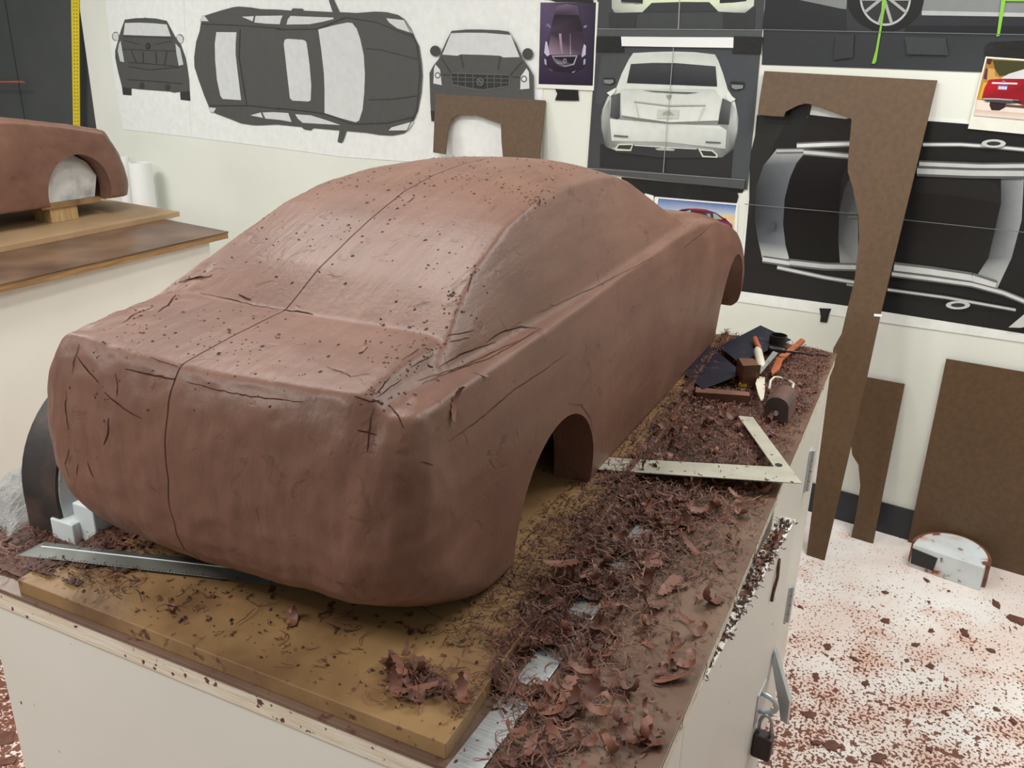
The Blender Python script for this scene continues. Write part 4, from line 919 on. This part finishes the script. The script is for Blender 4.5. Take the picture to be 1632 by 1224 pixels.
# ------------------------------------------------------------------ rulers and tools
# triangular scale rule under the tail
ra, rb = Vector((.628, 1.000, MDFT+.007)), Vector((.769, .550, MDFT+.003))
d_ = (rb-ra).normalized(); s_ = Vector((0, 0, 1)).cross(d_); hw, hh = .019, .0052
Vr = [p for q in (ra, rb) for p in (q + s_*hw, q - s_*hw, q + Vector((0, 0, hh)))]
Vr[0] += d_*.012; Vr[2] += d_*.022
o = mesh_obj('scale_rule', Vr, [(0, 1, 2), (3, 4, 5), (0, 1, 4, 3), (1, 2, 5, 4), (2, 0, 3, 5)], M['rule']); tag(o, 'grey three sided scale rule under the tail of the clay car', 'ruler')
bevel(o, .0012)
VT2 = [([], []), ([], [])]
fn = (Vr[2]-Vr[1]); nn = d_.cross(fn).normalized()
fn = (Vr[2]-Vr[0]); nn2 = fn.cross(d_).normalized()
if nn.z < 0: nn = -nn
if nn2.z < 0: nn2 = -nn2
L_ = (rb-ra).length
for i in range(96):
    t = .03 + (L_-.04)*i/96; ln = .5 if i % 10 == 0 else (.3 if i % 5 == 0 else .2)
    for (e, nr_, (Vt, Ft)) in ((ra - s_*hw, nn, VT2[0]), (ra + s_*hw, nn2, VT2[1])):
        ridge = ra + Vector((0, 0, hh)); f_ = ridge - e
        p_ = e + d_*t + f_*.06 + nr_*.0004; k = len(Vt)
        Vt += [p_, p_+d_*.0008, p_+d_*.0008+f_*ln*.5, p_+f_*ln*.5]; Ft.append((k, k+1, k+2, k+3))
tube('ridge_highlight', [ra + d_*.022 + Vector((0, 0, hh)), rb + Vector((0, 0, hh))], .0009, M['paper'], o, 6)['label'] = 'painted highlight along the ridge'
for Vt, Ft in VT2: mesh_obj('scale_marks', Vt, Ft, M['ink'], o)

def sheet(name, px, z, t, m, label, cat, bw=.0004):
    o = prism(name, [onz(x, y, z) for x, y in px], (0, 0, t), m); bevel(o, bw) if bw else None
    return tag(o, label, cat)
# long steel straight edge half buried beside the board
p0_, p1_ = Vector((.57, .318, TZ+.0012)), Vector((1.13, .300, TZ+.0012)); d_ = (p1_-p0_).normalized(); s_ = Vector((-d_.y, d_.x, 0))
o = prism('steel_straightedge', [p0_-s_*.019, p1_-s_*.019, p1_+s_*.013, p0_+s_*.013], (0, 0, .0015), M['steel'], None, .0003); tag(o, 'bright steel straightedge half buried in shavings beside the MDF board', 'straightedge')
# carpenter's square
zq = TZ+.024
SQ = [(1278, 771.6), (1000, 753), (920, 747), (920, 726.5), (1000, 732.6), (1233.5, 745.5), (1186, 678), (1176, 664), (1200, 666), (1213, 684)]
P = [onz(x, y, zq) for x, y in SQ]
o = prism('carpenters_square', P, (0, 0, .002), M['square'], None, .0004); tag(o, 'aluminium carpenter square lying across the worktop edge, strewn with shavings', 'square')
hc = onz(1241, 741, zq+.0025); Vh, Fh = tube_vf([hc, hc+Vector((0, 0, .0005))], .006, 16); mesh_obj('hang_hole', Vh, Fh, M['ink'], o)['label'] = 'dark hanging hole'
# blue steel sheets
o = sheet('steel_scraper_sheet', [(1092, 598), (1108, 574), (1128, 548), (1185, 596), (1120, 621)], TZ+.028, .0012, M['blue'], 'dark blue steel sheet tucked against the clay car flank', 'scraper sheet')
o = sheet('steel_scraper_sheet', [(1146, 553), (1212, 519), (1261, 542), (1178, 579)], TZ+.034, .0012, M['blue'], 'dark blue steel sheet behind the ivory handled knife', 'scraper sheet')
# ivory handled knife
zk = TZ+.045
kn = empty('clay_knife', onz(1212, 590, TZ+.03), 'knife with ivory handle and pale blade beside the bull nosed block', 'knife')
tube('handle', [onz(1207, 556, zk), onz(1208, 560, zk), onz(1213, 583, zk-.006), onz(1213.5, 588, zk-.007)], [.006, .0095, .0098, .006], M['ivory'], kn, 12)
prism('blade', [onz(1208, 600, zk-.012), onz(1219, 603, zk-.012), onz(1219, 624, zk-.014), onz(1217, 636, zk-.014), onz(1213, 640, zk-.014), onz(1208, 628, zk-.014), onz(1204, 612, zk-.012)], (0, 0, .0015), M['ivory'], kn)
o = tube('wooden_modelling_tool', [onz(1203, 539, zk), onz(1206, 549, zk-.004), onz(1211, 556, zk-.006)], [.006, .007, .006], M['orange'], None, 10); tag(o, 'stub of an orange wooden tool above the ivory knife handle', 'modelling tool')
# steel finishing blade
o = sheet('finishing_blade', [(1232, 560), (1240, 563), (1212, 596), (1206, 597), (1208, 591)], TZ+.043, .0012, M['steel'], 'grey tapering steel blade beside the ivory knife handle', 'blade')
# black ring and black handled tool
rc = onz(1239, 548, TZ+.034); Vh, Fh = [], []
for k in range(28):
    a_ = 2*math.pi*k/28
    for rr_, zz in ((.020, 0), (.020, .024), (.0175, .024), (.0175, .002)): Vh.append(rc + Vector((rr_*math.cos(a_), rr_*math.sin(a_), zz-.002)))
for k in range(28):
    q = (k+1) % 28
    for i in range(4): Fh.append((4*k+i, 4*k+(i+1) % 4, 4*q+(i+1) % 4, 4*q+i))
o = mesh_obj('black_ring', Vh, Fh, M['black']); tag(o, 'short black plastic ring on the far corner of the worktop', 'ring')
sd = empty('loop_tool', onz(1240, 560, TZ+.03), 'black handled tool with a thin dark shaft pointing at the worktop corner', 'tool')
hp = [onz(x, y, TZ+.043) for x, y in ((1224, 555), (1228, 555.5), (1234, 557), (1240, 557.5), (1246, 558.5), (1252, 560))]
tube('handle', hp, [.005, .007, .0055, .007, .006, .005], M['black'], sd, 12)
tube('shaft', [hp[-1], onz(1275, 562, TZ+.038), onz(1296, 566, TZ+.030)], .0026, M['black'], sd, 8)
# orange stick
o = prism('wooden_stir_stick', [onz(x, y, TZ+.022) for x, y in ((1276, 542), (1283, 546), (1258, 567), (1247, 577), (1242, 592), (1230, 600), (1228, 594), (1238, 572), (1252, 562))], (0, 0, .006), M['orange'], None, .001); tag(o, 'orange brown wooden stick smeared with clay, near the worktop corner', 'stick')
# wooden block with yellow end, low brown block
bc = onz(1188, 604, TZ+.02)
def turned_box(name, c, lx, ly, lz, yaw, m, label, cat, tilt=0.0):
    V, Fc = box_v(-lx/2, lx/2, -ly/2, ly/2, 0, lz); R_ = Matrix.Rotation(yaw, 4, 'Z') @ Matrix.Rotation(tilt, 4, 'X')
    me = bpy.data.meshes.new(name); me.from_pydata([tuple(R_ @ Vector(v)) for v in V], [], Fc); o = link(name, me, m, None, loc=c); bevel(o, .002); return tag(o, label, cat)
turned_box('wood_block', onz(1189, 612, TZ+.012), .050, .034, .050, .45, M['wood'], 'brown wooden block leaning by the dark blue sheets', 'block')
yb = turned_box('yellow_stub', onz(1183, 617, TZ+.012), .014, .012, .009, .3, M['yellow'], 'tiny yellow stub in front of the brown wooden block', 'stub')
turned_box('wood_block', onz(1150, 642, TZ+.004), .030, .105, .024, .25, M['brownblk'], 'low clay dusted wooden block nearest the car flank', 'block')
# bull nosed block
bn = empty('bull_nose_block', onz(1236, 655, TZ+.004), 'round topped clay stained metal block near the worktop edge', 'block')
b0, b1 = onz(1215, 668, TZ+.004), onz(1255, 676, TZ+.004)
u = (b1-b0); wd = u.length; u.normalize(); f_ = Vector((0, 0, 1)).cross(u); 
if f_.x < 0: f_ = -f_
cb = (b0+b1)/2
prof = [b0] + [cb - u*(wd*.46)*math.cos(t) + Vector((0, 0, .030+.020*math.sin(t))) for t in np.linspace(.0, math.pi, 14)] + [b1]
prism('core', prof, f_*.080, M['bullnose'], bn, .003)
sc_ = cb - f_*.0005 + Vector((0, 0, .018)); Vh, Fh = tube_vf([sc_, sc_ - f_*.003], .0048, 14); mesh_obj('screw', Vh, Fh, M['chrome'], bn)
lp = [onz(x, y, TZ+.035) for x, y in ((1226, 620), (1228, 607), (1234, 601), (1244, 602), (1258, 607), (1265, 612), (1262, 622))]
o = tube('wire_loop_tool', lp, .0026, M['ivory'], None, 8); tag(o, 'cream wire loop tool lying behind the bull nosed block', 'tool')

# ------------------------------------------------------------------ clay shavings
def shaving_mesh(name, seed, L, W, curl, jag=True):
    r = random.Random(seed); n = 14; V, Fc = [], []
    twist = r.uniform(-.8, .8); x = z = 0; a = -curl*.5*.4
    ds = L/n
    for i in range(n+1):
        t = i/n; w = W*(.45 + .55*math.sin(math.pi*min(1, .15+t*.9)))*r.uniform(.9, 1.1)
        tw = twist*t
        e = (r.uniform(.1, .38)*W if jag and i % 2 else 0)
        c, s = math.cos(tw), math.sin(tw)
        for k, yy in enumerate((-w/2, 0, w/2 + e)):
            lift = .10*W if k == 1 else 0
            V.append((x, yy*c, z + yy*s*.6 - lift))
        a += curl/n*(.5 + 1.0*t); x += math.cos(a)*ds; z += math.sin(a)*ds
    for i in range(n):
        for k in range(2): Fc.append((3*i+k, 3*i+k+1, 3*i+k+4, 3*i+k+3))
    cx = sum(v[0] for v in V)/len(V); mz = min(v[2] for v in V)
    me = bpy.data.meshes.new(name); me.from_pydata([(v[0]-cx, v[1], v[2]-mz+.0006) for v in V], [], Fc)
    for p in me.polygons: p.use_smooth = True
    return me
PROTO = []
for i in range(18):
    r = random.Random(100+i)
    me = shaving_mesh('shaving', 200+i, r.uniform(.034, .072), r.uniform(.008, .019), r.choice([.5, .8, 1.2, 1.6, 2.2, 3.0, 4.6]))
    me.materials.append(M['shav'] if i % 4 else M['shavd']); PROTO.append(me)
# how high the heap lies at a spot on the table
def mdf_edge(x): return .337 + (x-.583)*.0367
def heap(x, y):
    """(density 0..1, height) of clay waste"""
    e = mdf_edge(x)
    if y < .150 or x < .60 or x > 2.13: return 0, 0
    v = (y-.145)/(e-.145)
    d = 0.0
    if v <= 1.05:
        if x < .72: d = ip(v, [0, .35, .55, 1], [.06, .20, .62, .80])
        elif x < 1.0: d = ip(v, [0, .25, .5, .8, 1], [.05, .16, .42, .9, 1])
        elif x < 1.3: d = ip(v, [0, .15, .4, .8, 1], [.07, .22, .55, .95, 1])
        elif x < 1.7: d = ip(v, [0, .12, .3, 1], [.12, .45, .95, 1])
        else: d = ip(v, [0, .1, .3, 1], [.4, .8, 1, 1])
        return d, .022*d*(ip(v, [0, .3, 1], [.3, .8, 1]))
    q = (y-e)/max(.001, .425-e)
    if y < .44 and x > .72:
        d = ip(q, [0, .5, 1], [.85, .55, .3])*ip(x, [.72, .85, 1.2, 2.1], [.45, .75, .9, 1.0])
        return d, .012*d
    # front strip of the MDF and the near left corner
    if x < .80:
        d = max(d, .85*math.exp(-((x-.645)/.030)**2-((y-.405)/.045)**2), .10*math.exp(-((x-.64)/.05)**2))
        d = max(d, .95*ip(y, [.78, .88, 1.0, 1.25], [0, .7, 1, 1])*ip(x, [.59, .61, .70, .78], [1, 1, .95, .5]))
        d = max(d, .45*math.exp(-((x-.685)/.015)**2-((y-.545)/.02)**2))
    return float(d), .010*float(d)
_heap = heap
HOLES = [(onz(x, y, TZ), r) for x, y, r in ((765, 1180, .026), (790, 1150, .024), (855, 1072, .024), (870, 1055, .016), (928, 975, .018), (985, 903, .014), (1017, 846, .015), (1008, 858, .012))]
def heap(x, y):
    d, h = _heap(x, y)
    for p, r in HOLES:
        q = math.hypot(x-p.x, y-p.y)/r
        if q < 1.25: d *= max(.10, min(1, (q-.7)/.5)); h *= max(.1, min(1, (q-.7)/.5))
    return d, h
def near_hole(x, y): return any(math.hypot(x-p.x, y-p.y) < r*1.25 for p, r in HOLES)
def base_z(x, y):
    return MDFT if (y > mdf_edge(x) and .58 < x < 2.08 and y < .955) else TZ
def clear(x, y, r=.0): return True
# bumpy bed of compacted waste
Vb, Fb, idx = [], [], {}
st = .006
nx_, ny_ = int((2.13-.60)/st), int((1.2-.15)/st)
hgt = {}
for i in range(nx_+1):
    for j in range(ny_+1):
        x, y = .60+i*st, .15+j*st
        d, hh_ = heap(x, y)
        if d < .42: continue
        nz_ = noise.noise((x*30, y*30, 2))
        if d + nz_*.45 < .60: continue
        z = base_z(x, y) + .0015 + hh_*(.28 + .35*noise.noise((x*60, y*60, 9))**2 + .30*abs(noise.noise((x*22, y*22, 4)))) + .0030*noise.noise((x*130, y*130, 1))
        idx[(i, j)] = len(Vb); Vb.append((x, y, max(z, base_z(x, y)+.0004)))
for (i, j) in list(idx):
    q = [(i, j), (i+1, j), (i+1, j+1), (i, j+1)]
    if all(k in idx for k in q): Fb.append(tuple(idx[k] for k in q))
o = mesh_obj('clay_waste', Vb, Fb, M['crumb'], None, False); tag(o, 'compacted dark clay waste spread over the worktop beside the big model', 'clay waste', kind='stuff')
# threads and small crumbs
def strand(Vx, Fx, p, L, w, yaw, curl, tilt, r):
    n = 5; k = len(Vx); x = y = 0; a = yaw; z = 0; ds = L/n
    for i in range(n+1):
        ww = w*(.4+.6*math.sin(math.pi*(i+.5)/(n+1)))
        nx2, ny2 = -math.sin(a)*ww/2, math.cos(a)*ww/2
        zz = p[2] + z + .0012*math.sin(i*1.7+r)
        Vx += [(p[0]+x+nx2, p[1]+y+ny2, zz + ww*.25), (p[0]+x-nx2, p[1]+y-ny2, zz - ww*.10 + .0004)]
        x += math.cos(a)*ds; y += math.sin(a)*ds; a += curl/n; z += tilt*ds*(1 if i < n*.6 else -1)
    for i in range(n): Fx.append((k+2*i, k+2*i+1, k+2*i+3, k+2*i+2))
Va, Fa, Vc, Fc2 = [], [], [], []
cnt = 0; tries = 0
while cnt < 21000 and tries < 200000:
    tries += 1
    x = rnd.uniform(.60, 2.12); y = rnd.uniform(.15, .45) if rnd.random() < .86 else rnd.uniform(.45, 1.22)
    if y > .45: x = rnd.uniform(.60, .80)
    d, hh_ = heap(x, y)
    if rnd.random() > d**1.3: continue
    near = x < 1.3
    L_ = rnd.choice([.004, .006, .009, .013, .018, .026, .036] if near else [.003, .004, .006, .009, .013, .019])*rnd.uniform(.7, 1.2); w = rnd.uniform(.0007, .0022)
    z = base_z(x, y) + .001 + rnd.random()*hh_*.9
    tgt = (Va, Fa) if rnd.random() < .5 else (Vc, Fc2)
    strand(tgt[0], tgt[1], (x, y, z), L_, w, rnd.uniform(0, 6.28), rnd.uniform(-3, 3), rnd.uniform(-.1, .35), tries)
    cnt += 1
o = mesh_obj('clay_threads', Va, Fa, M['shav'], None, False); tag(o, 'loose light brown clay threads strewn over the worktop', 'clay threads', kind='stuff')
o = mesh_obj('clay_threads', Vc, Fc2, M['crumb'], None, False); tag(o, 'loose dark clay threads and crumbs strewn over the worktop', 'clay threads', kind='stuff')
Vx, Fx = [], []
def lump(p, s):
    k = len(Vx); m_ = rnd.randint(4, 6); r0 = rnd.uniform(0, 6.28); el = rnd.uniform(.4, 1)
    for i in range(m_):
        a_ = r0 + 6.283*i/m_; rr_ = s*rnd.uniform(.6, 1.1); Vx.append((p[0]+math.cos(a_)*rr_, p[1]+math.sin(a_)*rr_*el, p[2]+rnd.uniform(0, .25)*s))
    Vx.append((p[0], p[1], p[2]+s*rnd.uniform(.4, .9)))
    for i in range(m_): Fx.append((k+i, k+(i+1) % m_, k+m_))
    Fx.append(tuple(range(k, k+m_)))
cnt = tries = 0
while cnt < 6500 and tries < 90000:
    tries += 1
    x, y = rnd.uniform(.60, 2.12), rnd.uniform(.15, .45)
    if rnd.random() < .10: x, y = rnd.uniform(.60, .72), rnd.uniform(.45, 1.0)
    d, hh_ = heap(x, y)
    if rnd.random() > .05 + d: continue
    lump((x, y, base_z(x, y) + .0006 + hh_*rnd.random()*.8), rnd.choice([.0008, .0011, .0014, .0018, .0024, .0034])); cnt += 1
tag(mesh_obj('clay_crumbs', Vx, Fx, M['crumb'], None), 'tiny dark clay crumbs spread over the worktop and the yellow board', 'clay crumbs', kind='stuff')
# single curled shavings
ZONES = [ # x range, y range (v as fraction of strip, or absolute), count, label, group, scale
 ((.58, .76), (.0, .9), 30, 'curled brown clay shaving near the bottom end of the steel straightedge', 'shavings at the near end of the worktop', (.55, 1.0)),
 ((.76, 1.02), (.02, 1.02), 58, 'curled brown clay shaving over the middle of the steel straightedge', 'shavings over the straightedge', (.45, .95)),
 ((1.02, 1.34), (.05, 1.02), 78, 'curled brown clay shaving heaped in front of the carpenter square', 'shavings in front of the carpenter square', (.4, .9)),
 ((1.38, 1.62), (.2, 1.02), 56, 'curled brown clay shaving inside the angle of the carpenter square', 'shavings in the angle of the square', (.3, .65)),
 ((1.62, 2.1), (.02, 1.0), 40, 'curled brown clay shaving among the tools at the far end', 'shavings among the tools', (.25, .5))]
def put(me, p, s, label, group, rz=None, tilt=.5):
    o = bpy.data.objects.new('clay_shaving', me); COL.objects.link(o); o.location = p
    o.rotation_euler = (rnd.uniform(-tilt, tilt), rnd.uniform(-tilt, tilt), rnd.uniform(0, 6.28) if rz is None else rz)
    o.scale = (s, s, s); return tag(o, label, 'clay shaving', group)
for (x0, x1), (v0, v1), n, label, group, (s0, s1) in ZONES:
    k = 0
    while k < n:
        x = rnd.uniform(x0, x1); e = mdf_edge(x); v = v0 + (v1-v0)*rnd.random(); y = .145 + v*(e-.145)
        y = max(y, .168)
        d, hh_ = heap(x, y)
        if rnd.random() > .25 + d or near_hole(x, y): continue
        s = rnd.uniform(s0, s1)
        put(rnd.choice(PROTO), (x, y, base_z(x, y) + .0015 + hh_*rnd.uniform(.2, .85)), s, label, group); k += 1
for i in range(10):
    x, y = rnd.gauss(.645, .018), rnd.gauss(.405, .03)
    if x < .61: x = .612
    put(rnd.choice(PROTO), (x, y, MDFT+.003+rnd.random()*.006), rnd.uniform(.6, 1.0), 'curled brown clay shaving on the near right corner of the yellow board', 'shavings on the corner of the yellow board')
for (px_, py_, s, lab) in ((632, 1102, 1.0, 'wide rolled clay shaving alone at the left of the corner heap on the yellow board'), (272, 973, .55, 'small rolled clay shaving alone on the yellow board below the tail'), (470, 985, .7, 'frayed clay shaving under the tail on the yellow board')):
    put(PROTO[5], onz(px_, py_, MDFT+.002), s, lab, None, rz=.6)
for i in range(14):
    t = rnd.random()**.7; s_l = .22+.26*t; p = dpt(s_l, -.010 + rnd.uniform(-.006, .004), zt+.002)
    put(rnd.choice(PROTO), p, rnd.uniform(.3, .6), 'small clay shaving on the top edge of the white side door', 'shavings on the door edge', tilt=.3)
o = tube('clay_strip', [dpt(.42, .0012, zt-.02), dpt(.415, .0035, zt-.05), dpt(.408, .002, zt-.075), dpt(.40, .003, zt-.085)], .0026, M['shavd'], None, 6); tag(o, 'thin brown clay strip stuck to the face of the side door', 'clay strip')
Vx, Fx = [], []
for i in range(620):
    s_l = .04 + .475*rnd.random()**.75; p = dpt(s_l, rnd.uniform(-.0215, -.001), zt+.0006)
    strand(Vx, Fx, p, rnd.uniform(.003, .012), rnd.uniform(.001, .0035), rnd.uniform(0, 6.28), rnd.uniform(-2, 2), .1, i)
tag(mesh_obj('clay_crumbs', Vx, Fx, M['crumb'], None), 'clay crumbs along the top edge of the white side door', 'clay crumbs', kind='stuff')

# crumbs lying on the clay car
Vx, Fx = [], []
def crumb_at(p, n, s):
    k = len(Vx); t = n.orthogonal().normalized(); b = n.cross(t); r0 = rnd.uniform(0, 6.28); m_ = rnd.randint(4, 6); el = rnd.uniform(.35, 1)
    for i in range(m_):
        a_ = r0 + 6.283*i/m_; rr_ = s*rnd.uniform(.6, 1.1); c_, s__ = math.cos(a_)*rr_, math.sin(a_)*rr_*el
        Vx.append(p + t*(c_*math.cos(r0)-s__*math.sin(r0)) + b*(c_*math.sin(r0)+s__*math.cos(r0)) + n*.0003)
    Vx.append(p + n*s*.55)
    for i in range(m_): Fx.append((k+i, k+(i+1) % m_, k+m_))
    Fx.append(tuple(range(k, k+m_)))
for i in range(1500):
    if rnd.random() < .35: x, y = rnd.uniform(.63, .86), rnd.uniform(.44, .95)
    elif rnd.random() < .5: x, y = rnd.uniform(.8, 1.2), rnd.uniform(.46, .93)
    else: x, y = rnd.uniform(1.1, 1.6), rnd.uniform(.48, .90)
    h = bvh.ray_cast(Vector((x, y, 2.0)), Vector((0, 0, -1)))
    if h[0] is None or h[1].z < .55: continue
    clus = noise.noise((x*9, y*9, 3))
    if rnd.random() > .45 + clus: continue
    crumb_at(h[0], h[1], rnd.choice([.0010, .0012, .0015, .0018, .0022, .0032]) * (1.0 if x < 1 else 1.15))
for (px_, py_, s, n) in ((850, 320, 9, 26), (725, 470, 8, 16), (690, 555, 10, 12), (730, 258, 30, 20), (220, 500, 40, 24), (170, 640, 30, 10), (640, 580, 30, 24), (800, 275, 60, 18), (210, 560, 40, 10), (870, 305, 14, 14), (350, 600, 60, 10), (600, 630, 20, 20), (1105, 350, 14, 8), (720, 500, 12, 10)):
    for i in range(n):
        p, nn_ = on_car(px_+rnd.gauss(0, s), py_+rnd.gauss(0, s*.5))
        if p is not None: crumb_at(p, nn_, rnd.uniform(.0010, .0030))
o = mesh_obj('clay_crumbs', Vx, Fx, M['crumb'], None); tag(o, 'small dark clay crumbs scattered over the roof, glass and boot of the clay car', 'clay crumbs', kind='stuff')
for px_, py_, s, lab in ((724, 640, .95, 'curled clay shaving hanging over the shoulder edge of the clay car'), (765, 596, .34, 'small clay sliver on the shoulder of the clay car'), (655, 318, .30, 'dark clay sliver on the roof centre line of the clay car'), (880, 284, .42, 'flat dark clay sliver near the right roof edge of the clay car'), (580, 556, .55, 'branched clay sliver on the boot lid of the clay car'), (310, 442, .5, 'dark clay strip at the left foot of the rear glass')):
    p, nn_ = on_car(px_, py_)
    o = bpy.data.objects.new('clay_shaving', PROTO[1 if s > .5 else 6]); COL.objects.link(o)
    q = nn_.to_track_quat('Z', 'Y'); o.rotation_mode = 'QUATERNION'; o.rotation_quaternion = q @ Matrix.Rotation(rnd.uniform(0, 3), 3, 'Z').to_quaternion()
    o.location = p + nn_*.0003; o.scale = (s, s*(.55 if s < .5 else .8), s*.5); tag(o, lab, 'clay shaving')

# clay scraps trodden on the floor
def scrap(px_, py_, s, label, group=None):
    c_ = onz(px_, py_, 0.0); n = rnd.randint(9, 13); el = rnd.uniform(.5, 1); r0 = rnd.uniform(0, 6.28); pts = []
    for i in range(n):
        a_ = 6.283*i/n; r_ = s*rnd.uniform(.45, 1.15); pts.append((c_.x + r_*(math.cos(a_)*math.cos(r0)-el*math.sin(a_)*math.sin(r0)), c_.y + r_*(math.cos(a_)*math.sin(r0)+el*math.sin(a_)*math.cos(r0)), .0008))
    o = prism('clay_scrap', pts, (0, 0, rnd.uniform(.001, .004)), M['shavd'])
    return tag(o, label, 'clay scrap', group)
scrap(1587, 963, .030, 'largest clay scrap on the floor below the half round block')
scrap(1476, 925, .016, 'oval clay scrap just left of the half round block')
scrap(1622, 990, .030, 'clay scrap at the right edge of the floor')
for (x, y, s) in ((1536, 1009, .022), (1484, 1006, .013), (1460, 1028, .018), (1410, 945, .014), (1412, 990, .016), (1320, 1032, .017), (1276, 968, .011), (1548, 1035, .012), (1578, 1038, .014), (1482, 1063, .014), (1445, 1054, .012), (1588, 1131, .012), (1505, 1135, .013), (1360, 1050, .012), (1300, 1080, .018), (1380, 1090, .012), (1420, 1130, .010), (1614, 1150, .013), (1290, 1140, .022), (1325, 1190, .026), (1400, 1210, .024), (1480, 1195, .012), (1480, 960, .008), (1512, 943, .008), (1300, 1185, .016)):
    scrap(x, y, s, 'flat reddish brown clay scrap trodden on the white floor', 'trodden clay scraps on the floor')
for (x, y, s) in ((10, 1175, .03), (8, 1215, .024), (15, 1110, .014)):
    scrap(x, y, s, 'clay scrap on the floor left of the front cabinet', 'clay scraps left of the front cabinet')

# ------------------------------------------------------------------ light and camera
W = bpy.data.worlds.new('room_light'); SC.world = W; W.use_nodes = True
bgn = W.node_tree.nodes['Background']; bgn.inputs[0].default_value = (.93, .97, .92, 1); bgn.inputs[1].default_value = .38
def area(name, loc, sx, sy, e, col=(1, .985, .94), rot=(0, 0, 0)):
    l = bpy.data.lights.new(name, 'AREA'); l.shape = 'RECTANGLE'; l.size = sx; l.size_y = sy; l.energy = e; l.color = col
    o = bpy.data.objects.new(name, l); COL.objects.link(o); o.location = loc; o.rotation_euler = rot; return o
for x, y, sx, sy, e in ((1.55, 1.10, .26, .30, 16), (1.60, 1.85, .26, .30, 16), (-.6, 1.6, .6, 1.2, 46), (1.9, 4.0, .6, 1.2, 48), (2.2, -.55, .5, 1.2, 42), (-.2, 3.6, .6, 1.2, 30)):
    area('ceiling_lamp', (x, y, 2.72), sx, sy, e)
cam = bpy.data.cameras.new('camera'); cam.sensor_width = 36; cam.lens = F_PX/1632*36; cam.clip_start = .02
co_ = bpy.data.objects.new('camera', cam); COL.objects.link(co_)
R_ = Matrix(((MC[0][0], -MC[1][0], -MC[2][0]), (MC[0][1], -MC[1][1], -MC[2][1]), (MC[0][2], -MC[1][2], -MC[2][2])))
co_.matrix_world = Matrix.Translation(Vector(CAM)) @ R_.to_4x4()
SC.camera = co_
